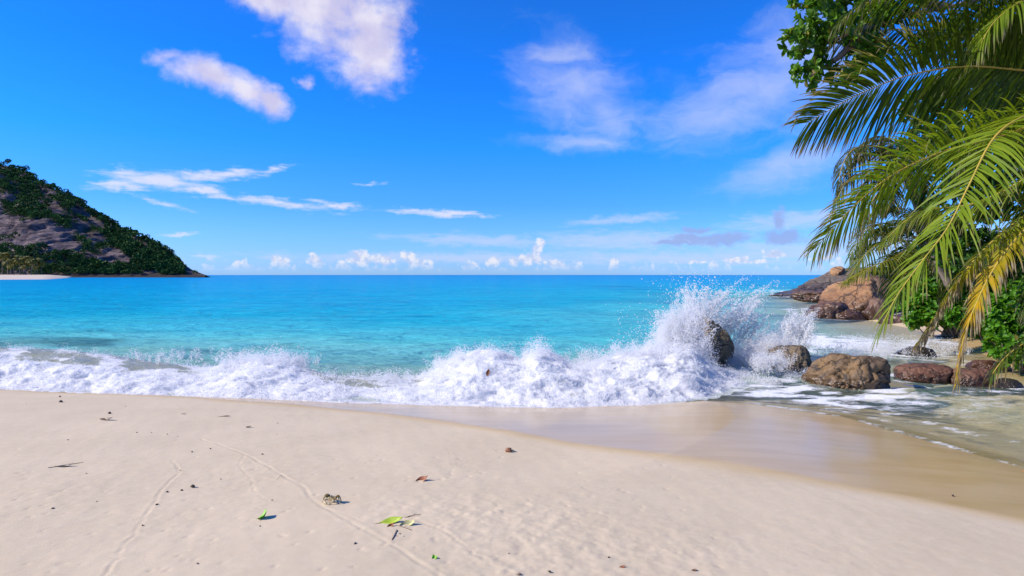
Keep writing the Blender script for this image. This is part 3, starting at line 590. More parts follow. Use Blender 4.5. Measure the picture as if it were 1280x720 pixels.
def frond(parent, path, leaf_len, seed, n=85, roll=0.0, droop=1.6, col=(.075, .105, .012), col2=(.15, .17, .02), dry=.15, drytip=.0, up_keep=.25, width=.034, start=.14, rib=.022, ycol=None, base_up=.2, gone=.03):
    """one pinnate leaf: leaflets hang from both sides of a rib that follows path (world points)"""
    rng = np.random.default_rng(seed); S = 160; q = catmull(path, S); T = unit(np.gradient(q, axis=0))
    s = np.clip(np.linspace(start, .995, n), 0, 1); acc = Acc(); K = 6
    for side in (-1, 1):
        si = np.clip(s + rng.normal(size=n) * .0025, 0, 1); keep = rng.random(n) > gone; si = si[keep]; m = len(si)
        idx = np.clip((si * (S - 1)).astype(int), 0, S - 1); p0 = q[idx]; t0 = T[idx]
        B = unit(np.cross(t0, np.array([0, 0, 1.0]) + .15 * np.ones(3) * 0)); N = unit(np.cross(B, t0))
        if roll: B, N = B * math.cos(roll) + N * math.sin(roll), N * math.cos(roll) - B * math.sin(roll)
        L = leaf_len * np.interp(si, [0, .2, .45, .75, .92, 1], [.55, .82, 1.0, .85, .58, .38]) * rng.uniform(.88, 1.08, m)
        fwd = np.interp(si, [0, .7, 1], [.35, .65, 1.5])
        d = unit(B * side * 1.0 + t0 * fwd[:, None] + N * (base_up + .15 * rng.normal(size=m))[:, None] + rng.normal(size=(m, 3)) * .05)
        dr = droop * rng.uniform(.8, 1.25, m); pos = p0.copy(); rows = []; cc = []
        w0 = width * np.interp(si, [0, .3, .8, 1], [.8, 1, .85, .6]) * rng.uniform(.85, 1.15, m); tw = rng.normal(size=m) * .35
        base = np.array(col) * (1 - rng.random(m)[:, None] * .999) + 0; mixr = np.clip(rng.random(m) * .75 + .25 * rng.random(m), 0, 1)[:, None]
        base = np.array(col) * (1 - mixr) + np.array(col2) * mixr
        if ycol is not None: yk = sstep(si, .35, .95)[:, None] * rng.uniform(.5, 1.1, m)[:, None]; base = base * (1 - np.clip(yk, 0, 1)) + np.array(ycol) * np.clip(yk, 0, 1)
        dstart = np.clip(1 - dry * rng.uniform(.3, 1.6, m) - drytip * sstep(si, .45, 1.0) * rng.uniform(.6, 1.1, m), .05, 1.2)
        brk = np.where(rng.random(m) < .12, rng.integers(2, K, m), 99)
        for k in range(K + 1):
            f = k / K; wv = unit(t0 - d * np.sum(t0 * d, axis=1, keepdims=True)); nv = np.cross(d, wv); wv = wv * np.cos(tw)[:, None] + nv * np.sin(tw)[:, None]
            w = w0 * (np.interp(f, [0, .12, .5, .85, 1], [.35, 1, .9, .5, .06]))
            rows.append(np.stack([pos - wv * w[:, None] / 2, pos + wv * w[:, None] / 2], 1))
            dk = sstep(np.full(m, f), dstart - .12, dstart + .06)[:, None]; dc = np.where(rng.random(m)[:, None] < .6, [[.22, .16, .08]], [[.33, .27, .19]])
            cc.append(np.repeat((base * (1 - dk) + dc * dk)[:, None], 2, 1))
            g = np.where(k >= brk, 5.0, 1.0) * dr / K
            d = unit(d + np.c_[np.zeros((m, 2)), -g * (0.5 + f)]); pos = pos + d * (L / K)[:, None]
        v = np.stack(rows, 1); c = np.stack(cc, 1); per = (K + 1) * 2; i = np.arange(m)[:, None] * per
        fs = np.vstack([i + np.array([[2 * k, 2 * k + 1, 2 * k + 3, 2 * k + 2]]) for k in range(K)])
        acc.add(v.reshape(-1, 3), fs, None, tint=c.reshape(-1, 3))
    fr = acc.build('frond', FROND, parent, True, tuple(q[0]))
    Acc().tube(q[::4], np.interp(np.linspace(0, 1, len(q[::4])), [0, .25, 1], [rib, rib * .75, rib * .2]), 6).build('midrib', RACHIS, fr)
    return fr
def trunk_mesh(path, r0, r1, ns=14):
    q = catmull(path, 60); s = np.arange(60); r = np.linspace(r0, r1, 60) * (1 + .05 * ((s % 4) == 0)) * (1 + .8 * np.exp(-s / 3.0)); return Acc().tube(q, r, ns)
def palm(label, crown, foot, seed, paths, cfgs, nrand=0, rlen=3.0, leaf=.8, group=None, n=70, name='coconut_palm', droop=1.5, trunk_r=(.17, .11), az_range=(0, 2 * math.pi), col=(.05, .075, .01), col2=(.11, .13, .018), rcfg=None):
    rng = np.random.default_rng(seed); crown = np.array(crown, dtype=float); foot = np.array(foot, dtype=float)
    root = tag(empty(name, tuple(foot)), label, 'palm tree', group)
    mid = foot * .45 + crown * .55; mid[2] = foot[2] + (crown[2] - foot[2]) * .38
    trunk_mesh([foot - [0, 0, .3], foot + [0, 0, .02], mid, crown], *trunk_r).build('trunk', BARK, root)
    for k, pth in enumerate(paths): frond(root, pth, seed=seed * 100 + k, **cfgs[k])
    for k in range(nrand):
        a = az_range[0] + (az_range[1] - az_range[0]) * (k + rng.uniform(-.3, .3)) / nrand; e = rng.uniform(-.25, 1.05); L = rlen * rng.uniform(.8, 1.1); h = np.array([math.cos(a), math.sin(a), 0]); pts = []
        for t in np.linspace(0, 1, 6):
            ang = e - t * (1.5 + .4 * rng.random()) ; pts.append((math.cos(ang), math.sin(ang)))
        pts = np.cumsum(np.array(pts) * L / 6, axis=0); path = [crown] + [crown + h * u + np.array([0, 0, w]) for u, w in pts]
        frond(root, path, leaf, seed * 100 + 50 + k, n=n, droop=droop * rng.uniform(.8, 1.2), col=col, col2=col2, width=.04 * max(1, leaf / .8), **(rcfg or {}))
    return root
def broad_tree(label, foot, limbs, seed, blobs, n, L, a, b, cat='tree', group=None, r0=.2, name='broadleaf_tree', k=7, yellow=.03, wr=.5):
    rng = np.random.default_rng(seed); foot = np.array(foot, dtype=float); root = tag(empty(name, tuple(foot)), label, cat, group)
    tr = Acc(); tr.tube(catmull([foot - [0, 0, .2]] + [np.array(p) for p in limbs[0]], 30), np.linspace(r0, r0 * .35, 30), 10); tr.build('trunk', BARK, root)
    for lm in limbs[1:]: Acc().tube(catmull([np.array(p) for p in lm], 24), np.linspace(r0 * .4, .012, 24), 7).build('branch', BARK, root)
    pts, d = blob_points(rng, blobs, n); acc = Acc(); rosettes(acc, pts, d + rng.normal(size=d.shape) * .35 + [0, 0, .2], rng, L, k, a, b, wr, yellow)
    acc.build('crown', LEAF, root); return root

# ------------------------------------------------------------------ the breaking wave, its foam and the spray
WAVE = np.array([  # pixel x, toe y, body crest y, clear water near the crest
 (-420, 477, 424, .5), (-200, 482, 427, .5), (0, 487, 432, .75), (60, 488, 434, .85), (110, 490, 438, .95), (160, 493, 446, 1), (200, 495, 451, .95), (250, 497, 458, .5), (280, 498, 454, .1), (315, 499, 446, 0), (350, 500, 449, .05), (380, 501, 459, .6),
 (420, 502, 468, .9), (470, 503, 473, .9), (520, 505, 472, .6), (550, 507, 460, .1), (570, 508, 446, 0), (600, 509, 440, 0), (630, 509, 444, 0), (655, 510, 450, 0), (675, 510, 440, 0), (695, 510, 442, .1), (712, 510, 453, .45), (735, 509, 457, .3), (760, 508, 449, .05),
 (800, 506, 440, 0), (830, 504, 434, 0), (850, 502, 424, 0), (862, 500, 420, 0), (872, 499, 440, 0), (885, 498, 456, 0), (900, 494, 462, 0), (925, 487, 466, 0), (950, 477, 465, 0), (975, 470, 463, .0)], dtype=float)
def wave_frame(px):
    ty = np.interp(px, WAVE[:, 0], WAVE[:, 1]); cy = np.interp(px, WAVE[:, 0], WAVE[:, 2]) + 3.0 * (1 - sstep(px, 480, 560))
    toe = np.array([G(a, b, SEA + .015) for a, b in zip(px, ty)]); D = toe[:, 1] + .75 + .028 * (ty - cy)
    crest = np.array([P(a, b, d) for a, b, d in zip(px, cy, D)]); return toe, crest
def build_wave():
    nc, nf, nb = 1150, 80, 40
    px = np.linspace(-420, 975, nc); ker = np.hanning(21); ker /= ker.sum()
    toe, crest = wave_frame(px); clear = np.interp(px, WAVE[:, 0], WAVE[:, 3])
    for A in (toe, crest):
        for k in range(3): A[:, k] = np.convolve(np.pad(A[:, k], 10, mode='edge'), ker, 'valid')
    h = np.maximum(crest[:, 2] - SEA, .02); rows = []; V = []
    for v in np.linspace(0, 1, nf):
        q = toe * (1 - v) + crest * v; q[:, 2] = SEA - .02 + (h + .02) * (.45 * v + .55 * math.sin(v * math.pi / 2) ** 1.2); q[:, 1] -= .10 * h * math.sin(v * math.pi); rows.append(q); V.append(np.full(nc, v))
    for v in np.linspace(0, 1, nb + 1)[1:]:
        q = crest.copy(); q[:, 1] += v * (1.1 + .5 * h); q[:, 2] = SEA - .07 + (h + .07) * (1 - sstep(np.full(nc, v), 0, 1)); rows.append(q); V.append(np.full(nc, 1 + v))
    p = np.array(rows).reshape(-1, 3); V = np.concatenate(V); hh = np.tile(h, nf + nb); cl = np.tile(clear, nf + nb)
    body = np.clip(np.where(V < 1, sstep(V, 0.0, .18), 1 - sstep(V, 1.05, 1.7)), 0, 1)
    calm = cl * sstep(V, .42, .8)
    amp = (.25 + .75 * np.minimum(hh / .5, 1)) * (.3 + .7 * body)
    n1 = fbm(p * [1.5, 1.9, 2.2], 3, 100); n2 = fbm(p * [3.2, 5, 7], 3, 104); n3 = fbm(p * [9, 13, 18], 3, 108); n4 = perlin(p * 34, 111)
    disp = amp * (1 - .75 * calm) * (.10 * n1 + .026 * (.35 - np.abs(n2)) * 1.6 + .012 * n3 + .006 * n4)
    p = p + disp[:, None] * unit(np.array([.1, -.62, .78])); p[:, 2] = np.maximum(p[:, 2], np.where(V < .1, SEA + .004, -9))
    ragged = .05 * np.abs(fbm(P3(p[:, 0] * 2.5, V * 1.2), 3, 115)); p[:, 1] -= np.where(V < .12, 5 * ragged * (1 - V / .12), 0)
    streak = fbm(np.c_[p[:, 0] * 1.3, V * 5, p[:, 0] * 0], 4, 118)
    wat = np.clip(calm * (.85 + 1.0 * streak) + np.where(V > 1, sstep(V, 1.0, 1.35) * .9, 0) * (cl > .02) + np.where(V > 1.25, .8, 0), 0, 1)
    wat = np.maximum(wat, .75 * np.exp(-((p[:, 0] - .95) / .33) ** 2 - ((V - .38) / .2) ** 2) * sstep(streak, -.3, .3))
    m, T, out = material('sea_foam'); q = wpos(T)
    f1 = T.noise(q, 6, 7, .68, .5); f2 = T.noise(q, 28, 5, .7); vo = T.new('ShaderNodeTexVoronoi', feature='SMOOTH_F1'); T.put(vo.inputs['Vector'], T.vmath('ADD', q, T.vmath('MULTIPLY', T.noise(q, 5, 4, color=True), (.25, .25, .25)))); vo.inputs['Scale'].default_value = 16
    hgt = T.math('ADD', T.math('ADD', f1, T.math('MULTIPLY', f2, .5)), T.math('MULTIPLY', vo.outputs[0], -.5)); nb_ = T.bump(hgt, .38, .04)
    fm = T.ss(T.math('ADD', T.attr('wat'), T.math('MULTIPLY', T.math('SUBTRACT', f1, .5), 1.5)), .42, .72)
    di = T.new('ShaderNodeBsdfPrincipled'); di.inputs['Base Color'].default_value = (.97, .97, .965, 1); di.inputs['Roughness'].default_value = .8; di.inputs['Specular IOR Level'].default_value = .1; di.inputs['Subsurface Weight'].default_value = 1; di.inputs['Subsurface Radius'].default_value = (1, 1, 1); di.inputs['Subsurface Scale'].default_value = .07; T.put(di.inputs['Normal'], nb_)
    tl = T.new('ShaderNodeBsdfTranslucent'); tl.inputs[0].default_value = (.93, .94, .95, 1); T.put(tl.inputs['Normal'], nb_)
    mx = T.new('ShaderNodeMixShader'); mx.inputs[0].default_value = .30; T.t.links.new(di.outputs[0], mx.inputs[1]); T.t.links.new(tl.outputs[0], mx.inputs[2])
    w = T.new('ShaderNodeBsdfPrincipled'); T.put(w.inputs['Base Color'], T.mix(f2, (.42, .47, .32, 1), (.62, .58, .44, 1))); w.inputs['Roughness'].default_value = .15; T.put(w.inputs['Normal'], T.bump(T.noise(T.mapping(q, scale=(1, 1, 2.5)), 7, 5), .35, .05))
    wt = T.new('ShaderNodeBsdfTranslucent'); wt.inputs[0].default_value = (.55, .60, .40, 1); wm = T.new('ShaderNodeMixShader'); wm.inputs[0].default_value = .4; T.t.links.new(w.outputs[0], wm.inputs[1]); T.t.links.new(wt.outputs[0], wm.inputs[2])
    m2 = T.new('ShaderNodeMixShader'); T.put(m2.inputs[0], fm); T.t.links.new(mx.outputs[0], m2.inputs[1]); T.t.links.new(wm.outputs[0], m2.inputs[2]); T.t.links.new(m2.outputs[0], out.inputs[0])
    tag(mesh('breaking_wave', p, grid_faces(nf + nb, nc), m, attrs={'wat': wat}), 'white foaming wave breaking along the sandy shore', 'wave', kind='stuff')
    return p, V, wat, hh, nc
WP, WV, WWAT, WH, WNC = build_wave()

SPRAY = []      # (points, radii)
rs = np.random.default_rng(77)
def burst(px0, px1, pyb, D, pyt, streams, beads=70, vx=0.0, sx=.5, vy=-.1, sy=.4, rad=(.004, .011), tmax=1.25, tight=.035, nclus=14, dsp=.25, hp=1.6):
    """streams of drops thrown up from a stretch of water (pixel x range, base y) at distance D to the height of pixel y pyt"""
    b0 = P(px0, pyb, D); b1 = P(px1, pyb, D); top = P(px0, pyt, D)[2]; H = max(top - b0[2], .05)
    cl = rs.random(nclus); cvx = vx + sx * rs.normal(size=nclus); cvy = vy + sy * rs.normal(size=nclus); cvh = rs.random(nclus) ** .6 * .65 + .35
    k = rs.integers(0, nclus, streams); u = np.clip(cl[k] + rs.normal(size=streams) * .10, -.05, 1.05)
    p0 = b0 + (b1 - b0) * u[:, None]; p0[:, 1] += rs.normal(size=streams) * dsp; p0[:, 2] += rs.normal(size=streams) * .03
    h = H * np.clip(cvh[k] * rs.uniform(.25, 1.0, streams) ** (1 / hp), .05, 1.0); vz = np.sqrt(2 * 9.8 * h); ta = vz / 9.8
    v = np.c_[cvx[k] + rs.normal(size=streams) * .16 * (1 + sx), cvy[k] + rs.normal(size=streams) * .15, vz]
    t0 = rs.uniform(.0, .5, streams); t1 = np.minimum(t0 + rs.uniform(.25, .8, streams), tmax)
    f = rs.random((streams, beads)); tt = (t0[:, None] + (t1 - t0)[:, None] * f) * ta[:, None]
    pts = p0[:, None] + v[:, None] * tt[..., None]; pts[..., 2] -= 4.9 * tt ** 2
    wob_ = np.c_[np.sin(np.arange(streams) * 1.7), np.cos(np.arange(streams) * 2.3), np.sin(np.arange(streams) * .9)]
    spread = tight * (.5 + 1.6 * (tt / ta[:, None]))
    pts = pts + wob_[:, None] * .05 * np.sin(f * 9 + k[:, None])[..., None] * (tt / ta[:, None])[..., None] + rs.normal(size=pts.shape) * spread[..., None] * .6
    r = rad[0] + (rad[1] - rad[0]) * rs.random((streams, beads)) ** 3; r *= 1.15 - .35 * f
    SPRAY.append((pts.reshape(-1, 3), r.ravel()))
def froth():
    """small bubbles and drops clinging to the foam surface"""
    n = 95000; front = np.where((WV > .02) & (WV < 1.15) & (WWAT < .45))[0]; w = (.25 + np.minimum(WH[front], .8)) * (.08 + np.maximum(fbm(WP[front] * [3.5, 4, 4.5], 3, 150) + .12, 0) * 2.2); i = rs.choice(front, n, p=w / w.sum())
    pts = WP[i] + rs.normal(size=(n, 3)) * [.015, .01, .012]; e = rs.exponential(.022, n) * (.4 + .9 * sstep(WV[i], .3, 1)); pts += e[:, None] * np.array([.05, -.45, .9]); SPRAY.append((pts, rs.uniform(.003, .0085, n)))
    c = np.where((WV > .85) & (WV < 1.08) & (WWAT < .6))[0]; n = 26000; i = rs.choice(c, n); clump = np.maximum(fbm(P3(WP[i][:, 0] * 3.0, 0), 3, 130) + .25, 0)
    pts = WP[i] + np.c_[rs.normal(size=n) * .05, rs.normal(size=n) * .07, rs.exponential(.06, n) * clump * 1.3]; SPRAY.append((pts, rs.uniform(.0025, .007, n)))
froth()
wc = lambda px: float(np.interp(px, WAVE[:, 0], wave_frame(WAVE[:, 0])[1][:, 1]))
burst(285, 380, 462, wc(330), 436, 260, 60, .1, .25, nclus=16)
burst(335, 372, 455, wc(350), 420, 24, 25, .1, .2, tight=.06, nclus=5)
burst(0, 285, 455, wc(140), 432, 160, 40, .1, .2, tight=.03, nclus=22)
burst(390, 550, 488, wc(470), 462, 330, 50, .2, .3, tight=.03, nclus=30)
burst(548, 645, 485, wc(595) - .1, 432, 620, 90, 0, .30, nclus=22)
burst(560, 640, 470, wc(595), 424, 90, 40, 0, .3, tight=.05, nclus=12)
burst(645, 720, 490, wc(680) - .1, 440, 300, 80, 0, .35, nclus=16)
burst(662, 692, 480, wc(680), 421, 200, 80, 0, .2, nclus=9, hp=2.5)
burst(715, 800, 492, wc(750) - .15, 446, 420, 70, 0, .35, nclus=18)
burst(735, 850, 470, wc(790), 424, 520, 80, .1, .35, nclus=22)
burst(800, 880, 480, wc(840) - .1, 415, 620, 90, .2, .4, nclus=20)
burst(825, 872, 462, wc(850), 388, 420, 90, .1, .3, nclus=14, hp=2.2)
# the big plume off the tall rock: lace, strands and loose drops, behind and to the left of it
burst(826, 864, 445, 13.0, 372, 420, 90, .15, .3, nclus=14, hp=2.0, dsp=.2, tight=.03, rad=(.004, .014))
burst(850, 884, 440, 14.4, 346, 150, 90, .25, .4, nclus=10, hp=2.6, dsp=.15, tight=.022, rad=(.005, .018))
burst(862, 905, 432, 14.6, 344, 85, 110, 1.5, .35, nclus=9, hp=3, dsp=.2, tight=.02, rad=(.005, .018))
burst(880, 930, 436, 14.8, 360, 80, 110, 1.5, .5, nclus=10, hp=2.8, dsp=.2, tight=.02, rad=(.005, .018))
burst(890, 960, 455, 14.9, 398, 170, 80, .8, .6, nclus=18, hp=2.2, dsp=.3, tight=.04, rad=(.004, .012))
burst(840, 890, 425, 13.8, 326, 90, 16, -.25, .5, tight=.16, nclus=26, rad=(.006, .017), tmax=1.5)
burst(850, 940, 415, 14.4, 334, 80, 16, .5, .9, tight=.18, nclus=26, rad=(.006, .017), tmax=1.5)
burst(850, 900, 430, 13.9, 334, 80, 18, .3, 1.5, tight=.14, nclus=50, rad=(.005, .016), tmax=1.6)
burst(780, 860, 450, 13.0, 362, 50, 14, -.1, .5, tight=.14, nclus=20, rad=(.005, .013), tmax=1.5)
burst(905, 960, 466, 13.6, 424, 220, 80, .25, .4, nclus=16, tight=.05)
burst(940, 1000, 466, 13.7, 412, 280, 90, .15, .4, nclus=16, tight=.035, hp=2.2, rad=(.004, .014))
burst(945, 985, 462, 12.4, 436, 160, 60, .1, .35, nclus=10, tight=.03)
burst(972, 1004, 440, 14.2, 386, 120, 90, .35, .22, nclus=6, tight=.025, hp=2.8, rad=(.005, .016))
burst(1005, 1100, 452, 14.2, 424, 130, 50, .6, .5, nclus=22, tight=.04)
burst(1080, 1195, 444, 15.6, 420, 110, 50, .2, .5, nclus=26, tight=.04)
def spill(px0, px1, py0, py1, n, spread=.05, hz=.05, seed=0):
    px = rs.uniform(px0, px1, n); py = rs.uniform(py0, py1, n); q = np.array([G(a, b, SEA) for a, b in zip(px, py)]); nz = fbm(P3(q[:, 0] * 2.2, q[:, 1] * 1.3), 3, 140 + seed); k = nz > -.08; q = q[k]; q[:, 2] += .02 + np.abs(rs.normal(size=k.sum())) * hz * (nz[k] + .3); SPRAY.append((q, rs.uniform(.004, .010, k.sum())))
spill(900, 1010, 448, 484, 22000, hz=.09); spill(1010, 1190, 420, 450, 9000, hz=.10, seed=3)
spill(962, 990, 358, 371, 2500, hz=.5, seed=5)
def build_spray():
    p = np.vstack([a for a, b in SPRAY]); r = np.concatenate([b for a, b in SPRAY]); k = p[:, 2] > SEA; p, r = p[k], r[k]; n = len(p)
    o = np.array([(1, 0, 0), (-1, 0, 0), (0, 1, 0), (0, -1, 0), (0, 0, 1), (0, 0, -1)], dtype=float); f = np.array([(0, 2, 4), (2, 1, 4), (1, 3, 4), (3, 0, 4), (2, 0, 5), (1, 2, 5), (3, 1, 5), (0, 3, 5)])
    s = r[:, None] * rs.uniform(.7, 1.45, (n, 3)); a = rs.uniform(0, 6.28, n); ca, sa = np.cos(a)[:, None], np.sin(a)[:, None]
    L = o[None] * s[:, None]; v = np.stack([L[..., 0] * ca - L[..., 2] * sa, L[..., 1], L[..., 0] * sa + L[..., 2] * ca], -1) + p[:, None]
    m, T, out = material('sea_spray')
    di = T.new('ShaderNodeBsdfDiffuse'); di.inputs[0].default_value = (.95, .95, .96, 1); tl = T.new('ShaderNodeBsdfTranslucent'); tl.inputs[0].default_value = (.95, .96, .97, 1)
    mx = T.new('ShaderNodeMixShader'); mx.inputs[0].default_value = .5; T.t.links.new(di.outputs[0], mx.inputs[1]); T.t.links.new(tl.outputs[0], mx.inputs[2])
    tp = T.new('ShaderNodeBsdfTransparent'); m2 = T.new('ShaderNodeMixShader'); m2.inputs[0].default_value = .38; T.t.links.new(mx.outputs[0], m2.inputs[1]); T.t.links.new(tp.outputs[0], m2.inputs[2]); T.t.links.new(m2.outputs[0], out.inputs[0])
    print('spray drops', n)
    tag(mesh('sea_spray', v.reshape(-1, 3), (np.arange(n)[:, None, None] * 6 + f[None]).reshape(-1, 3), m, smooth=True), 'white water drops flung up from the breaking wave', 'spray', kind='stuff')
build_spray()

# ------------------------------------------------------------------ the far hill on the left
HILL = np.array([(-700, 330), (-420, 300), (-260, 240), (-120, 205), (0, 204), (30, 213), (60, 231), (100, 252), (116, 265), (150, 283), (180, 299), (210, 315), (228, 332), (245, 339), (256, 343.5)], dtype=float)
def build_hill():
    nc, nr = 420, 170; px = np.linspace(-700, 256.5, nc); py = np.interp(px, HILL[:, 0], HILL[:, 1]); D0 = 470.0
    H = np.maximum(P(0, 0, 1)[2] * 0 + (343.5 - py) / F * 580, .3); dep = np.minimum(20, 2 + 5 * H) + 1.75 * H; X = []; t_ = np.r_[np.linspace(-.12, 1, nr - 40), np.linspace(1, 2.1, 41)[1:]]; TT = []
    for t in t_:
        D = D0 + dep * t
        zt = np.where(t <= 1, np.sign(t) * abs(t) ** 1.0, max(0, 2 - t) if t < 2 else -.1); zt = float(zt); zz = (CAM_Z + (343.5 - py) / F * (D0 + dep)) * (zt if t > 0 else t * .3) + (-4 if t < -.05 else 0)
        X.append(np.c_[(px - 640) / F * (D0 + dep * min(t, 1.0)) , D, zz]); TT.append(np.full(nc, t))
    p = np.vstack(X); tt = np.concatenate(TT); hh = np.tile(H, nr)
    env = np.clip(np.minimum(tt * 3, 1), 0, 1) * np.minimum(hh / 30, 1)
    q = np.c_[p[:, 0] * .02, p[:, 1] * .02, p[:, 2] * .03]
    st = np.c_[(p[:, 0] * .8 + p[:, 2] * 1.3) * .02, p[:, 1] * .01, (p[:, 2] * .8 - p[:, 0] * .45) * .09]
    n = 7 * fbm(q, 4, 200) - 4.5 * np.abs(fbm(st * 1.5, 4, 204)) + 1.8 * fbm(st * 3.1, 4, 206); p[:, 2] += env * n * np.where(tt > .9, .45, 1) * .55; p[:, 1] -= env * n * .9
    m, T, out = material('hill_rock'); w = wpos(T)
    r = T.mapping(w, rot=(0, R(30), 0), scale=(.22, .4, 1.15)); n1 = T.noise(r, .22, 7, .7, .4); n2 = T.noise(w, .035, 6, .6); n3 = T.noise(r, 1.0, 5, .7)
    c = T.mix(T.ss(n1, .38, .6), (.075, .058, .062, 1), (.24, .185, .185, 1)); c = T.mix(T.ss(n3, .45, .65), c, (.06, .05, .06, 1)); c = T.mix(T.ss(n2, .55, .68), c, (.035, .05, .02, 1))
    z = T.new('ShaderNodeSeparateXYZ'); T.put(z.inputs[0], w); c = T.mix(T.math('SUBTRACT', 1.0, T.ss(z.outputs[2], 1, 5)), c, (.06, .05, .048, 1))
    principled(T, out, c, .95, T.bump(T.math('ADD', n1, T.math('MULTIPLY', n3, .5)), .9, 3.0), .1)
    o = tag(mesh('hill', p, grid_faces(nr, nc), m), kind='structure')
    # forest on the hill
    rng = np.random.default_rng(9); g = p.reshape(nr, nc, 3); N = 26000
    ci = rng.uniform(0, nc - 1.01, N); ri = rng.uniform(4, nr - 38, N); c0 = ci.astype(int); r0 = ri.astype(int); pos = g[r0, c0] + (g[r0, c0 + 1] - g[r0, c0]) * (ci - c0)[:, None] + (g[r0 + 1, c0] - g[r0, c0]) * (ri - r0)[:, None]
    ppx = pos[:, 0] / pos[:, 1] * F + 640; ppy = 343.5 - (pos[:, 2] - CAM_Z) / pos[:, 1] * F
    rock_mid = np.interp(ppx, [-200, 0, 60, 100, 140, 160], [262, 275, 285, 297, 318, 325]); half = np.interp(ppx, [-200, 0, 60, 110, 150, 170], [37, 35, 32, 25, 11, 0])
    bare = 1 - sstep(np.abs(ppy - rock_mid), half * .75, half * 1.05 + .1); bare = np.maximum(bare, sstep(ppx, 224, 232)); 
    strip = lambda x0, y0, x1, y1, w: np.where((ppx > x0) & (ppx < x1), 1 - sstep(np.abs(ppy - np.interp(ppx, [x0, x1], [y0, y1])), w * .6, w), 0)
    bare = np.maximum(bare, strip(92, 258, 132, 288, 7)); bare = np.maximum(bare, strip(158, 295, 195, 318, 4)); bare = np.maximum(bare, strip(135, 310, 165, 330, 4.5)); bare = np.maximum(bare, strip(172, 340, 200, 343, 3.0)); bare = np.maximum(bare, strip(40, 228, 75, 262, 4)); bare = np.maximum(bare, strip(170, 296, 190, 310, 3)); bare = np.maximum(bare, strip(97, 334, 110, 338, 2))
    nv = fbm(np.c_[pos[:, 0] * .03, pos[:, 1] * .02, pos[:, 2] * .05], 4, 210); veg = strip(5, 262, 60, 268, 9) ; veg = np.maximum(veg, strip(95, 295, 112, 310, 8)); veg = np.maximum(veg, strip(20, 245, 90, 285, 6) * .8)
    pr = np.clip(1.1 - bare * 1.22 + veg * .9 + nv * .75, 0, 1); keep = rng.random(N) < pr * .85; keep &= pos[:, 2] > 1.5; pos = pos[keep]; N = len(pos)
    rad = rng.uniform(.7, 2.5, N) * np.clip(rng.random(N) * .6 + .7, 0, 2); near = ppx[keep] > 205; rad[near] *= .75
    K = 34; idx = np.repeat(np.arange(N), K); d = unit(rng.normal(size=(N * K, 3))); d[:, 2] = np.abs(d[:, 2]) * 1.0 - .15; c = pos[idx] + np.c_[0 * rad[idx], 0 * rad[idx], rad[idx] * .7] + d * rad[idx][:, None] * rng.uniform(.55, 1.05, N * K)[:, None]
    base = cols(rng, N, (.030, .075, .022), (.075, .145, .032)); tcol = base[idx] * rng.uniform(.7, 1.35, N * K)[:, None]
    acc = Acc(); L = rad[idx] * rng.uniform(.35, .7, N * K); leaf_mesh(acc, c, unit(d + rng.normal(size=d.shape) * .7), unit(d + rng.normal(size=d.shape) * .4), L, L * .9, tcol, rng)
    m2, T, out = material('far_foliage'); b = principled(T, out, T.attr('tint', 'Color'), .8, None, .1)
    tag(acc.build('hillside_forest', m2, None, False), 'dark green forest covering the far rocky hill', 'forest', kind='stuff')
    # single trees standing up on the skyline
    for k, (a, b_, hgt, wd) in enumerate(((10, 206, 9, 9), (31, 213, 9, 8), (84, 244, 9, 10), (104, 256, 8, 10), (115, 268, 6, 8), (139, 279, 5, 6), (180, 299, 6, 8), (213, 318, 9, 9), (222, 328, 6, 8))):
        Dk = 470 + 20 + 1.75 * (343.5 - b_) / F * 580 - 3; ft = P(a, b_ + 2, Dk); rng2 = np.random.default_rng(300 + k); s_ = Dk / F
        lab = ['bushy dark tree on the hilltop, the one nearest the left edge', 'second dark tree along the hilltop from the left edge', 'wide dark tree on the upper skyline of the hill', 'tall dark tree above the bare rock step on the hill', 'leaning tree at the lip of the bare rock step', 'small lone bush on the bare skyline slope', 'pale spreading tree halfway down the skyline slope', 'rounded tree on the low end of the hill', 'lowest tree above the bare rocky point of the hill'][k]
        root = tag(empty('hill_tree', tuple(ft)), lab, 'tree', 'trees on the skyline of the hill'); Acc().tube([ft - [0, 0, 3], ft + [0, 0, hgt * s_ * .7]], [.35, .15], 5).build('trunk', BARK, root)
        n = 260; kk = rng2.integers(0, 5, n); cc = ft + np.c_[rng2.normal(size=5) * wd * s_ * .28, rng2.normal(size=5) * 1.5, rng2.uniform(.45, 1.0, 5) * hgt * s_][kk]; dd = unit(rng2.normal(size=(n, 3))); c = cc + dd * (wd * s_ * .24) * rng2.uniform(.5, 1.1, n)[:, None] * [1, 1, .7]
        ac = Acc(); leaf_mesh(ac, c, dd, unit(rng2.normal(size=(n, 3))), .9, .7, cols(rng2, n, (.02, .045, .016), (.05, .085, .025)), rng2); ac.build('crown', m2, root, False)
build_hill()

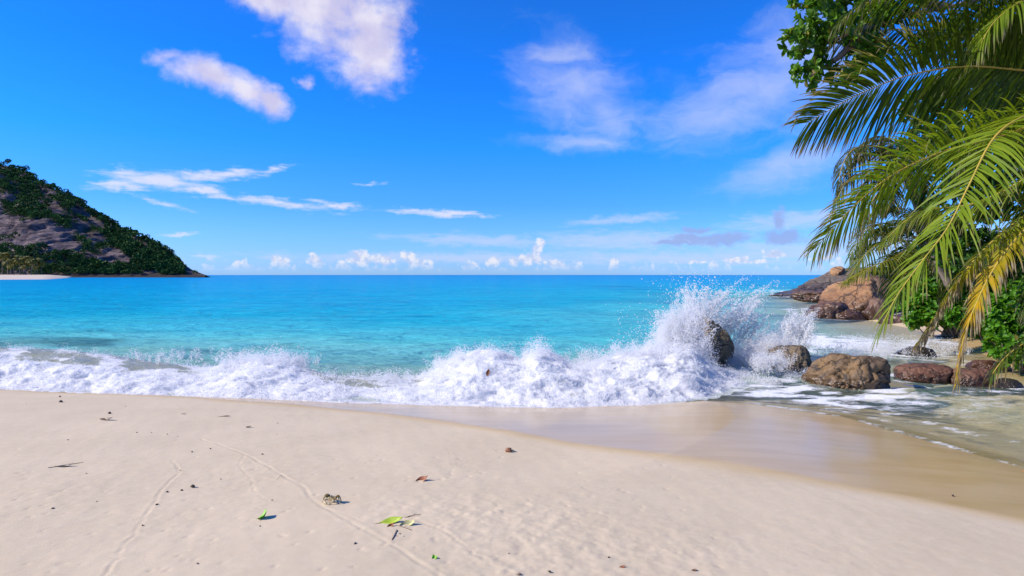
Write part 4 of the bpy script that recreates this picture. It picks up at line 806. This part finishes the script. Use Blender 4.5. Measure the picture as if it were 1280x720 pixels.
# ------------------------------------------------------------------ palms, trees and bushes on the right
def PP(lst): return [P(*q) for q in lst]
def build_palms():
    gz = lambda x, y: np.array([x, y, float(base_z(x, y)[0][0])])
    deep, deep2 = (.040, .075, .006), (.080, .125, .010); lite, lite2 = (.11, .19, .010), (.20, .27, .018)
    # upper palm
    A = [ [(1425, 120, 9.4), (1345, 94, 9.0), (1280, 88, 8.7), (1210, 83, 8.5), (1140, 93, 8.35), (1082, 114, 8.25), (1036, 138, 8.2), (1006, 156, 8.2)],
          [(1425, 118, 9.4), (1330, 72, 9.6), (1240, 52, 9.7), (1170, 40, 9.8), (1110, 37, 9.85), (1060, 47, 9.9), (1024, 66, 9.9)],
          [(1425, 115, 9.4), (1350, 45, 9.0), (1275, 5, 8.6), (1200, -14, 8.3), (1130, -12, 8.1), (1075, 8, 8.0), (1045, 34, 8.0)],
          [(1425, 115, 9.4), (1400, 10, 9.0), (1345, -50, 8.7), (1270, -64, 8.4), (1200, -50, 8.3), (1150, -15, 8.2)],
          [(1425, 118, 9.4), (1380, 30, 8.6), (1330, -5, 8.2), (1285, -2, 7.9), (1245, 25, 7.8), (1222, 62, 7.8)],
          [(1425, 120, 9.4), (1370, 95, 10.2), (1300, 110, 10.6), (1240, 150, 10.8), (1200, 205, 10.9)],
          [(1425, 120, 9.4), (1390, 60, 10.4), (1320, 40, 11.2), (1240, 60, 11.6), (1180, 110, 11.8)],
          [(1425, 120, 9.4), (1400, 180, 9.2), (1350, 240, 9.0), (1310, 330, 9.0), (1300, 400, 9.0)],
          [(1425, 118, 9.4), (1380, 50, 10.6), (1300, 20, 11.4), (1220, 25, 11.9), (1150, 50, 12.1)], [(1425, 119, 9.4), (1370, 90, 10.8), (1290, 75, 11.6), (1210, 95, 12.1), (1145, 130, 12.3)] ]
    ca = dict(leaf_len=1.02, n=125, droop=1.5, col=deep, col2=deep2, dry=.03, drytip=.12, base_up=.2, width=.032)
    cA = [dict(ca, n=200, droop=.55, leaf_len=1.15, roll=-1.05, base_up=.05, drytip=.25, width=.037), dict(ca, leaf_len=.72, droop=1.6, roll=-.6, col=(.06, .085, .01), col2=(.11, .12, .02)), dict(ca, leaf_len=.8, droop=1.7, roll=-.5), dict(ca, leaf_len=1.0, roll=-.8, droop=1.0), dict(ca, leaf_len=.9, col=lite, col2=lite2), dict(ca, roll=-.5, n=150, width=.045), dict(ca, roll=-.7, n=150, width=.05), dict(ca), dict(ca, roll=-.9, n=150, width=.05), dict(ca, roll=-.9, n=150, width=.05)]
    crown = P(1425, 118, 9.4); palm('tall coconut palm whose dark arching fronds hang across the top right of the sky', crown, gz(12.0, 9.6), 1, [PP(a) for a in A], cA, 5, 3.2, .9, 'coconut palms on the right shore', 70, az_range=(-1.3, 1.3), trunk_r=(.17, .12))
    # lower palm with sunlit yellow ribs
    B = [ [(1385, 165, 8.0), (1330, 136, 7.6), (1282, 145, 7.3), (1243, 172, 7.1), (1212, 230, 7.0), (1185, 284, 6.95), (1150, 330, 6.95), (1120, 372, 6.95), (1098, 417, 7.0)],
          [(1385, 165, 8.0), (1315, 152, 8.0), (1245, 172, 8.0), (1180, 189, 8.0), (1115, 219, 8.0), (1062, 263, 8.05), (1018, 312, 8.1)],
          [(1385, 175, 8.0), (1335, 232, 7.5), (1283, 268, 7.3), (1232, 310, 7.15), (1192, 358, 7.1), (1163, 405, 7.1), (1146, 430, 7.1)],
          [(1385, 178, 8.0), (1345, 245, 7.2), (1287, 282, 6.8), (1245, 332, 6.6), (1218, 385, 6.5), (1203, 430, 6.5), (1195, 482, 6.5)],
          [(1385, 180, 8.0), (1385, 270, 7.2), (1345, 370, 6.9), (1295, 418, 6.8), (1258, 445, 6.8), (1236, 474, 6.8)],
          [(1385, 165, 8.0), (1330, 190, 8.8), (1270, 230, 9.3), (1215, 255, 9.6), (1150, 265, 9.9), (1105, 300, 10.0)],
          [(1385, 170, 8.0), (1330, 220, 8.8), (1280, 260, 9.2), (1240, 320, 9.4), (1220, 380, 9.5)],
          [(1385, 165, 8.0), (1350, 110, 8.6), (1290, 115, 9.2), (1230, 160, 9.6), (1190, 220, 9.8)] ]
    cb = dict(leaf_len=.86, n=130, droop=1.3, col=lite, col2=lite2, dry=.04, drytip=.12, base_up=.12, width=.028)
    cB = [dict(cb, droop=.8, leaf_len=.74, col=(.13, .22, .012), col2=(.23, .30, .02), n=125), dict(cb, droop=.9, roll=-.85, leaf_len=.84, dry=.07, drytip=.35, n=150), dict(cb, leaf_len=.50, droop=1.5, ycol=(.42, .33, .015), dry=.08, drytip=.55, n=165, width=.028, roll=-.5), dict(cb, leaf_len=.46, droop=1.6, ycol=(.58, .34, .015), dry=.10, drytip=.6, n=175, width=.026, roll=-.4), dict(cb, leaf_len=.52, droop=1.6, col=deep, col2=deep2, n=70, drytip=.4), dict(cb, leaf_len=.8, n=90, col=(.08, .10, .015)), dict(cb, col=deep, col2=deep2, droop=2.4, n=80), dict(cb, col=deep, col2=deep2, droop=2.2, n=80)]
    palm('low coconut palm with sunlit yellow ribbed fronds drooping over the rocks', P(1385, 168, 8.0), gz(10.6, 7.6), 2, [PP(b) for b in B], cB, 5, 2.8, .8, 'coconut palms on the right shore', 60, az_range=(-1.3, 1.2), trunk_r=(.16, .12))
    # palms further back
    C = [[(1128, 205, 15), (1098, 184, 15), (1068, 186, 14.8), (1052, 210, 14.7), (1047, 248, 14.7)], [(1128, 208, 15), (1090, 212, 14.6), (1060, 226, 14.5), (1042, 258, 14.5)], [(1128, 203, 15), (1118, 178, 15.4), (1090, 172, 15.6), (1068, 196, 15.6)], [(1128, 205, 15), (1110, 225, 14.4), (1085, 260, 14.2), (1075, 290, 14.2)], [(1128, 205, 15), (1155, 222, 14.6), (1160, 270, 14.5), (1155, 305, 14.5)]]
    cc = dict(leaf_len=.62, n=60, droop=2.2, col=(.055, .075, .014), col2=(.10, .11, .025), dry=.12, drytip=.2)
    palm('distant coconut palm with a ragged olive crown between the tall palm and the sea', P(1128, 204, 15), gz(11.6, 15.6), 3, [PP(a) for a in C], [cc] * 5, 8, 1.7, .6, 'coconut palms on the right shore', 46, trunk_r=(.15, .09), col=(.05, .07, .012), col2=(.09, .10, .02))
    D = [[(1150, 300, 17), (1112, 280, 17), (1082, 288, 16.8), (1062, 322, 16.7)], [(1150, 302, 17), (1105, 302, 16.6), (1078, 322, 16.4), (1060, 350, 16.4)], [(1150, 304, 17), (1120, 320, 16.2), (1085, 336, 16), (1055, 352, 16)], [(1150, 300, 17), (1140, 268, 17), (1110, 258, 17), (1085, 275, 17)], [(1150, 304, 17), (1140, 330, 16.4), (1125, 352, 16.2), (1112, 378, 16.2)]]
    cd = dict(leaf_len=.72, n=64, droop=1.7, col=(.075, .115, .012), col2=(.14, .17, .02), dry=.08)
    palm('short bright green coconut palm above the orange headland boulder', P(1150, 302, 17), gz(13.4, 17.6), 4, [PP(a) for a in D], [cd, cd, dict(cd, ycol=(.26, .24, .03)), dict(cd, col=deep, col2=deep2), dict(cd, col=deep, col2=deep2)], 9, 2.0, .7, 'coconut palms on the right shore', 50, trunk_r=(.15, .1), col=(.05, .075, .01), col2=(.10, .13, .018))
    # broadleaf tree whose leafy branch reaches in from the top
    k = 9.2 / F; bl = []
    for (px, py, rx, ry) in ((1000, 52, 20, 20), (1010, 90, 18, 18), (1028, 22, 34, 30), (1050, 60, 34, 26), (1060, 92, 20, 12), (1075, 15, 40, 32), (1085, 60, 26, 22), (1120, -5, 42, 30), (1010, -5, 22, 14)):
        p = P(px, py, 9.6); bl.append((p[0], p[1], p[2], rx * k, rx * k, ry * k))
    foot = gz(13.2, 11.5); broad_tree('broadleaf tree with glossy green leaf sprays reaching in above the palm fronds', foot, [[P(1500, 250, 11.4), P(1420, 60, 10.8)], [P(1470, 160, 11.1), P(1330, 0, 10.2), P(1180, 10, 9.8), P(1085, 35, 9.6), P(1015, 60, 9.6)], [P(1180, 10, 9.8), P(1100, -10, 9.7), P(1020, 0, 9.6)], [P(1085, 35, 9.6), P(1050, 70, 9.6), P(1012, 96, 9.6)]], 11, bl, 360, .13, (.06, .15, .015), (.13, .28, .025), group=None, k=8, yellow=.04, wr=.52)
    k = 13 / F; bl = []
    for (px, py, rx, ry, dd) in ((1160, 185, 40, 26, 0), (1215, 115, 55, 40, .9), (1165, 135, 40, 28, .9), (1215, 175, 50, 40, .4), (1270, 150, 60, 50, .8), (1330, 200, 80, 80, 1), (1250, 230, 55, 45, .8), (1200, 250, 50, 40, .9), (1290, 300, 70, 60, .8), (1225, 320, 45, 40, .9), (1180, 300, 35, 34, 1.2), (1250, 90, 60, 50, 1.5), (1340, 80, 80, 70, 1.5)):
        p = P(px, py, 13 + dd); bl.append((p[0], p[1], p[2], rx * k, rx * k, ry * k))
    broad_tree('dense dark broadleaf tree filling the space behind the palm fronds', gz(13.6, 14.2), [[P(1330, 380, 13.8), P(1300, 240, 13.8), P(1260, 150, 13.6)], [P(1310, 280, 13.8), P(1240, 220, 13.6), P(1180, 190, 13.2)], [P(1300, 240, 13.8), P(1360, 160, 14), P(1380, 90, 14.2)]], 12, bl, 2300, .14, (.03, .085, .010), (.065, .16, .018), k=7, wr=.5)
    # bushes along the shore
    va, vb = (.06, .19, .012), (.13, .32, .022)
    bush('bright green bush with broad leaves at the water edge beyond the hanging fronds', 'bush', (1190, 412), 20, [(1170, 385, 34, 24, 0), (1205, 372, 36, 30, .4), (1150, 395, 20, 14, 0), (1225, 390, 34, 24, .3), (1195, 345, 38, 26, .8), (1160, 362, 30, 22, .4), (1148, 380, 24, 18, .2), (1185, 352, 36, 24, .4)], 1500, .19, 21, va, vb, 'leafy bushes along the right shore')
    bush('big bright green bush at the right edge of the photo above the red rock', 'bush', (1290, 452), 13, [(1275, 395, 40, 34, 0), (1300, 420, 46, 34, -.1), (1262, 432, 26, 22, -.2), (1300, 370, 50, 36, .5), (1256, 410, 22, 22, 0), (1340, 410, 50, 44, 0)], 1300, .15, 22, va, vb, 'leafy bushes along the right shore')
    bush('shaded green bush between the two brighter bushes behind the low palm', 'bush', (1250, 425), 17.5, [(1235, 380, 42, 34, 0), (1255, 345, 50, 40, .5), (1220, 350, 36, 30, .5), (1290, 340, 50, 40, .6), (1245, 408, 30, 18, 0)], 1100, .18, 23, (.05, .15, .012), (.11, .26, .02), 'leafy bushes along the right shore')
    bush('leafy green bush leaning over the water between the hanging yellow fronds', 'bush', (1258, 432), 14.6, [(1222, 372, 32, 28, 0), (1250, 385, 34, 30, -.1), (1205, 392, 22, 16, 0), (1240, 350, 34, 26, .1), (1232, 408, 26, 14, 0)], 900, .15, 25, va, vb, 'leafy bushes along the right shore')
    bush('dark green bush behind the rounded orange boulder on the headland', 'bush', (1130, 385), 34, [(1120, 372, 30, 18, 0), (1150, 365, 34, 24, .5), (1185, 362, 40, 28, 1), (1235, 355, 46, 34, 2), (1290, 350, 50, 36, 2), (1110, 345, 22, 16, 5), (1135, 335, 30, 20, 5)], 1500, .27, 24, (.03, .085, .012), (.07, .15, .018), 'leafy bushes along the right shore')
build_palms()

# ------------------------------------------------------------------ far beach and the palm grove under the hill
def build_far_shore():
    px = np.linspace(-700, 98, 120); y0 = np.interp(px, [-700, 60, 98], [355, 349.3, 346.2]); near = np.array([G(a, b, SEA + .15) for a, b in zip(px, y0)]); rows = []
    for t, h in ((0, -.9), (.12, .1), (.6, 1.6), (1, 2.2)):
        q = near.copy(); q[:, 1] = near[:, 1] * (1 - t) + 500 * t; q[:, 0] = (px - 640) / F * q[:, 1]; q[:, 2] = SEA + h * np.interp(px, [60, 98], [1, .25]); rows.append(q)
    m, T, out = material('far_sand'); principled(T, out, (.62, .52, .40, 1), .9, None, .1)
    tag(mesh('far_beach', np.vstack(rows), grid_faces(4, 120), m), kind='structure')
    rng = np.random.default_rng(4); labs = 'pale coconut palm in the grove at the foot of the hill'
    fr = m_leaf('far_palm', .3, .6, .2); first = None
    for k, (a, top, D) in enumerate(((2, 315, 452), (9, 322, 448), (17, 318, 455), (25, 321, 450), (32, 319, 456), (39, 322, 452), (46, 321, 455), (52, 325, 458), (-8, 318, 452), (-20, 316, 454), (13, 328, 442), (29, 329, 443), (44, 331, 445))):
        if first is None:
            root = tag(empty('coconut_palm', (0, 0, 0)), labs, 'palm tree', 'palms in the grove under the far hill'); Acc().tube(catmull([(0, 0, -1), (.3, 0, 4), (.1, 0, 10)], 8), np.linspace(.3, .2, 8), 6).build('trunk', BARK, root)
            ac = Acc()
            for j in range(24):
                az = j * 2.4; e = rng.uniform(-.5, 1.2); t = np.linspace(0, 1, 6); ang = e - t * 1.9; stp = np.c_[np.cos(ang) * math.cos(az), np.cos(ang) * math.sin(az), np.sin(ang)] * .8; q = np.cumsum(stp, axis=0) + np.array([.1, 0, 10])
                sd = np.array([-math.sin(az), math.cos(az), 0]); w = np.array([.3, .8, .95, .9, .6, .1])[:, None]; dn = np.array([0, 0, -.55]); L_ = q - sd * w * .7 + dn * w; R_ = q + sd * w * .7 + dn * w; c = np.array((.20, .19, .045)) * rng.uniform(.6, 1.15)
                v = np.stack([L_, q, R_], 1).reshape(-1, 3); f = np.vstack([[3 * i, 3 * i + 1, 3 * i + 4, 3 * i + 3] for i in range(5)] + [[3 * i + 1, 3 * i + 2, 3 * i + 5, 3 * i + 4] for i in range(5)]); ac.add(v, f, None, tint=c)
            ac.build('crown', fr, root, False); first = root; o = root
        else:
            o = first.copy(); COL.objects.link(o)
            for ch in first.children: c = ch.copy(); COL.objects.link(c); c.parent = o
        c = P(a, top + 4, D); s = max(.5, (c[2] - 1.4) / 10); o.location = (c[0], D, 1.3); o.scale = (s * 1.1, s * 1.1, s); o.rotation_euler[2] = k * 1.3
build_far_shore()

# ------------------------------------------------------------------ small things on the sand
def sand_at(px, py): return ground(px, py)
def leaf_shape(L, W, curl, fold, rng, nl=14, nw=6):
    """a single leaf blade lying along +x, curled and folded about its midrib, with a little thickness"""
    t = np.linspace(0, 1, nl); w = np.sin(np.pi * np.clip(t, 0, 1) ** .85) ** .8 * W / 2 + .0006; s = np.linspace(-1, 1, nw * 2 + 1)
    Tm, Sm = np.meshgrid(t, s, indexing='ij'); x = Tm * L; y = Sm * w[:, None]; z = fold * np.abs(y) + curl * L * (Tm - .35) ** 2 + .06 * W * np.sin(Tm * 9 + Sm * 3)
    v = np.c_[x.ravel(), y.ravel(), z.ravel()]; n = len(v); f = grid_faces(nl, nw * 2 + 1); nrm = v.copy(); nrm[:, 2] -= .0012
    return np.vstack([v, nrm]), np.vstack([f, f[:, ::-1] + n]), t
def place(v, yaw, pitch, rollv, pos):
    M = np.array((Matrix.Rotation(yaw, 3, 'Z') @ Matrix.Rotation(pitch, 3, 'Y') @ Matrix.Rotation(rollv, 3, 'X'))); v = v @ M.T; v[:, 2] -= v[:, 2].min() + .002; return v + np.array(pos)
def leaf_mat(name, a, b, c): 
    m, T, out = material(name); p = opos(T); n = T.noise(p, 45, 4, .6); n2 = T.noise(p, 160, 3)
    col = T.mix(T.ss(n, .42, .6), (*a, 1), (*b, 1)); col = T.mix(T.ss(n2, .58, .7), col, (*c, 1)); principled(T, out, col, .5, T.bump(n2, .3, .002), .4); return m
def fallen_leaf(label, px, py, L, W, yaw, pitch, rollv, curl, fold, mat, seed, stem=True, name='fallen_leaf', group=None, parts=()):
    rng = np.random.default_rng(seed); g = sand_at(px, py); v, f, t = leaf_shape(L, W, curl, fold, rng); v[:, 0] -= L / 2; v = place(v, yaw, -pitch, rollv, g)
    a = Acc(); a.add(v, f)
    o = tag(a.build(name, mat, None, True, tuple(g)), label, 'leaf', group)
    if stem:
        b = v[6]; d = np.array([math.cos(yaw), math.sin(yaw), 0]); Acc().tube([b + d * .003, b - d * L * .1 + [0, 0, .002], b - d * L * .2 + [0, 0, .001]], [.0016, .0013, .001], 6).build('leaf_stem', RACHIS, o)
    return o
def build_small():
    green = leaf_mat('green_leaf', (.16, .42, .02), (.24, .50, .03), (.38, .45, .06)); lime = leaf_mat('lime_leaf', (.36, .50, .03), (.48, .54, .06), (.45, .33, .08)); pale = leaf_mat('pale_leaf', (.50, .44, .20), (.42, .46, .16), (.52, .36, .12))
    rust = leaf_mat('rust_leaf', (.24, .075, .025), (.34, .12, .04), (.12, .04, .02)); brown = leaf_mat('brown_leaf', (.12, .07, .035), (.18, .11, .06), (.07, .04, .02)); dk = leaf_mat('dark_litter', (.05, .035, .025), (.08, .055, .035), (.03, .02, .015))
    fallen_leaf('curled bright green leaf with a long shadow, left of the crab', 330, 648, .085, .06, 1.2, .1, -.6, 1.2, .4, green, 1)
    fallen_leaf('large lime green leaf lying tilted on the sand near the stick', 489, 654, .15, .055, .22, .12, .45, .35, .3, lime, 2)
    fallen_leaf('pale cream curled leaf under the lime green leaf', 509, 657, .10, .05, .35, .05, .55, .9, .5, pale, 3, False)
    fallen_leaf('small brown leaf tucked under the lime green leaf', 488, 659, .05, .03, .9, .2, .4, .9, .4, rust, 4, False)
    fallen_leaf('crumpled rust red leaf alone on the sand', 527, 602, .095, .06, .35, .12, .45, 1.1, .5, rust, 5)
    fallen_leaf('tiny bright green leaf scrap near the bottom edge of the sand', 543, 698, .034, .028, 2.2, .25, -.3, .8, .3, green, 6, False)
    fallen_leaf('slim brown leaf on the sand just below a black pebble', 134, 525, .19, .05, -.25, .02, .5, .5, .4, brown, 7)
    fallen_leaf('dark thin leaf with a pale tail on the left sand', 82, 583, .13, .035, .15, .03, .3, .4, .3, dk, 8)
    fallen_leaf('flat brown leaf on the sand below the middle of the wave foam', 281, 521, .13, .035, .1, .02, .3, .3, .3, brown, 9)
    fallen_leaf('small dark leaf right of the flat brown leaf', 311, 534, .07, .03, -.2, .05, .3, .5, .3, dk, 10, False)
    fallen_leaf('short dark leaf beside a dry trail under the foam edge', 229, 518, .06, .03, .2, .05, .3, .5, .3, dk, 11, False)
    fallen_leaf('orange leaf scrap at the waterline on the right edge', 1277, 590, .055, .03, .1, .05, .2, .5, .3, leaf_mat('orange_leaf', (.5, .16, .03), (.6, .22, .05), (.3, .1, .02)), 12, False)
    fallen_leaf('orange brown leaf scrap at the very bottom of the sand', 778, 709, .035, .018, .1, .1, .2, .5, .3, rust, 13, False)
    fallen_leaf('tan leaf scrap at the very bottom, further right', 868, 713, .03, .018, -.4, .1, .2, .5, .3, brown, 14, False)
    fallen_leaf('small brown leaf scrap at the bottom edge below the sand lumps', 648, 718, .035, .018, -.3, .1, .2, .5, .3, brown, 15, False)
    # leaf carried in the wave
    w = wave_frame(np.array([610.0])); cpt = P(610, 466, float(w[0][0][1]) - .1); v, f, t = leaf_shape(.10, .05, .9, .4, np.random.default_rng(3)); v[:, 0] -= .05; M = np.array(Matrix.Rotation(1.2, 3, 'X') @ Matrix.Rotation(1.3, 3, 'Z')); 
    tag(mesh('floating_leaf', v @ M.T + cpt, f, rust, loc=tuple(cpt)), 'brown leaf tossed in the white splash of the wave', 'leaf')
    # twigs
    def twig(label, a, b, r, mat=BARK, lift=.0):
        p, q = sand_at(*a), sand_at(*b); mid = (p + q) / 2 + [0, 0, lift]; path = catmull([p + [0, 0, r * .6], mid + [0, 0, r * .8], q + [0, 0, r * .6 + lift]], 14); rr = np.linspace(r, r * .6, 14) * (1 + .12 * np.sin(np.arange(14) * 1.9))
        acc = Acc(); acc.tube(path, rr, 8); nb = path[7]; acc.tube([nb, nb + (path[9] - path[7]) * .5 + [.004, .006, .006], nb + (path[9] - path[7]) * .9 + [.008, .012, .008]], [r * .5, r * .4, r * .2], 6)
        tag(acc.build('twig', mat, None, True, tuple(p)), label, 'twig')
    twig('short grey stick pointing at the lime green leaf from below', (496, 664), (490, 676), .0065, BARK)
    twig('thin tan twig sticking out behind the lime green leaf', (505, 648), (526, 645), .003, DRYFIBRE, .01); twig('grey twig under the lime green leaf', (494, 657), (514, 664), .0035, BARK, .006)
    twig('long thin straw lying across the left sand', (60, 585), (104, 578), .0025, DRYFIBRE); twig('tiny reddish twig between the green leaf and the crab', (346, 600), (352, 594), .0022, DRYFIBRE)
    # nut and pebbles
    g = sand_at(636, 565); d, f = ico(4); r = 1 + .12 * fbm(d * 1.6, 3, 5) - .25 * np.exp(-((d[:, 0] - .8) ** 2 + (d[:, 2] - .3) ** 2) / .1); v = d * r[:, None] * [.036, .026, .024] + g + [0, 0, .017]
    nut = tag(mesh('nut', v, f, leaf_mat('nut_shell', (.26, .11, .05), (.33, .16, .08), (.14, .06, .03)), loc=tuple(g)), 'reddish brown nut casting a shadow on the middle sand', 'nut'); Acc().tube([g + [.03, 0, .02], g + [.045, -.006, .016], g + [.06, -.004, .006]], [.005, .004, .002], 6).build('husk_point', BARK, nut)
    def pebble(label, px, py, s, seed, group=None):
        g = sand_at(px, py); d, f = ico(3); r = 1 + .2 * fbm(d * 1.3, 3, seed); return tag(mesh('pebble', d * r[:, None] * np.array([s, s * .85, s * .75]) + g + [0, 0, s * .5], f, dk, loc=tuple(g)), label, 'pebble', group)
    pebble('round black pebble with a shadow tail, left of the crab trail', 241, 609, .016, 1); pebble('black pebble on the sand near the wave at the left', 76, 503, .024, 2); pebble('smaller black pebble just above the other near the wave', 75, 496, .014, 3); pebble('lone black pebble just above the slim brown leaf', 137, 517, .018, 4); pebble('small dark pebble on the wet golden sand', 1191, 620, .009, 5)
    first = None
    for k, (px, py) in enumerate(((263, 561), (209, 615), (225, 588), (121, 627), (196, 631), (247, 705), (108, 592), (66, 636), (157, 508), (33, 505), (41, 511), (209, 543), (189, 541), (222, 546), (171, 541), (347, 529), (346, 543), (328, 568), (541, 553), (394, 617), (403, 613), (340, 626), (325, 658), (376, 603), (227, 613), (178, 657), (276, 599), (444, 680), (500, 668), (505, 671), (536, 625), (687, 715), (761, 697), (636, 692), (240, 565), (85, 550))):
        g = sand_at(px, py); d, f = ico(2)
        if first is None:
            v = d * (1 + .25 * fbm(d * 1.5, 2, 9))[:, None] * np.array([.009, .005, .004]) + g + [0, 0, .003]; first = o = tag(mesh('litter_speck', v, f, dk, loc=tuple(g)), 'tiny dark speck of plant litter on the dry sand', 'litter', 'specks of litter on the sand')
        else:
            o = first.copy(); COL.objects.link(o); o.location = tuple(g); q = .55 + .8 * ((k * 37) % 10) / 10; o.scale = (q, q, q); o.rotation_euler[2] = k * 1.1
build_small()

def build_crab():
    g = sand_at(415, 629); S = 1.0; rng = np.random.default_rng(8); a = Acc()
    d, f = ico(4); r = 1 / (np.sum(np.abs(d) ** 3.2, axis=1) ** (1 / 3.2)); v = d * r[:, None]; v[:, 0] *= 1 + .18 * v[:, 1] * -1; body = v * [.028, .021, .0135] + [0, 0, .034]; a.add(body, None, f)
    th = R(-20); cr = lambda x, y, z: (x * math.cos(th) - y * math.sin(th), x * math.sin(th) + y * math.cos(th), z)
    for s in (-1, 1):
        for k, (yo, rx, ry, kz, sc_) in enumerate(((-.010, .058, -.030, .050, 1.0), (-.002, .068, -.006, .058, 1.05), (.006, .066, .018, .056, 1.0), (.013, .052, .036, .046, .9))):
            root = np.array([s * .024, yo, .033]); knee = np.array([s * (.024 + (rx - .024) * .48), yo + (ry - yo) * .45, kz]); ank = np.array([s * rx * .93, ry * .92, .020]); foot = np.array([s * (rx + .004), ry * 1.08, .001])
            a.tube(catmull([root * [.6, 1, 1], root, (root + knee) / 2 + [0, 0, .004], knee, (knee + ank) / 2 + [s * .004, 0, .002], ank, foot], 26), np.interp(np.linspace(0, 1, 26), [0, .3, .5, .75, 1], [.0042, .0052, .0046, .0034, .0012]), 8)
        big = 1.25 if s < 0 else .9
        sh = np.array([s * .018, -.016, .031]); el = np.array([s * .036, -.036, .027]); wr = np.array([s * .022, -.050, .018]); a.tube(catmull([sh * [.6, .6, 1], sh, el, wr], 16), np.linspace(.0044, .0052 * big, 16), 8)
        pb = np.array([s * .014, -.054, .015]); a.tube(catmull([wr, pb, np.array([s * .004, -.056, .010])], 12), np.interp(np.linspace(0, 1, 12), [0, .4, 1], [.0055, .0085, .0028]) * big, 10)
        a.tube(catmull([pb + [0, 0, .004], np.array([s * .005, -.060, .018]), np.array([s * .001, -.058, .012])], 10), np.linspace(.0042, .0014, 10) * big, 8)
    V = np.vstack(a.v); V = np.c_[V[:, 0] * math.cos(th) - V[:, 1] * math.sin(th), V[:, 0] * math.sin(th) + V[:, 1] * math.cos(th), V[:, 2]]; a.v = [V + g]
    m, T, out = material('crab_shell'); p = opos(T); z = T.new('ShaderNodeSeparateXYZ'); T.put(z.inputs[0], p); n = T.noise(p, 130, 4, .6); n2 = T.noise(p, 420, 3)
    c = T.mix(T.ss(T.math('ADD', z.outputs[2], T.math('MULTIPLY', T.math('SUBTRACT', n, .5), .018)), .024, .044), (.58, .47, .27, 1), (.25, .18, .055, 1)); c = T.mix(T.ss(n2, .55, .68), c, (.12, .09, .03, 1)); principled(T, out, c, .45, T.bump(n2, .3, .001), .4)
    o = a.build('crab', m, None, True, tuple(g)); rm = o.modifiers.new('remesh', 'REMESH'); rm.mode = 'VOXEL'; rm.voxel_size = .0016; rm.use_smooth_shade = True
    tag(o, 'small olive brown crab standing raised on its legs on the sand', 'crab')
    em, T, out = material('crab_eye'); principled(T, out, (.015, .012, .01, 1), .15)
    for s in (-1, 1):
        b = np.array(cr(s * .010, -.016, .044)) + g; e = np.array(cr(s * .012, -.018, .057)) + g; ac = Acc(); ac.tube([b - [0, 0, .004], b, e], [.0022, .002, .002], 8); dd, ff = ico(3); ac.add(dd * [.0036, .0036, .005] + e + [0, 0, .002], None, ff); ac.build('eye', em, o)
build_crab()
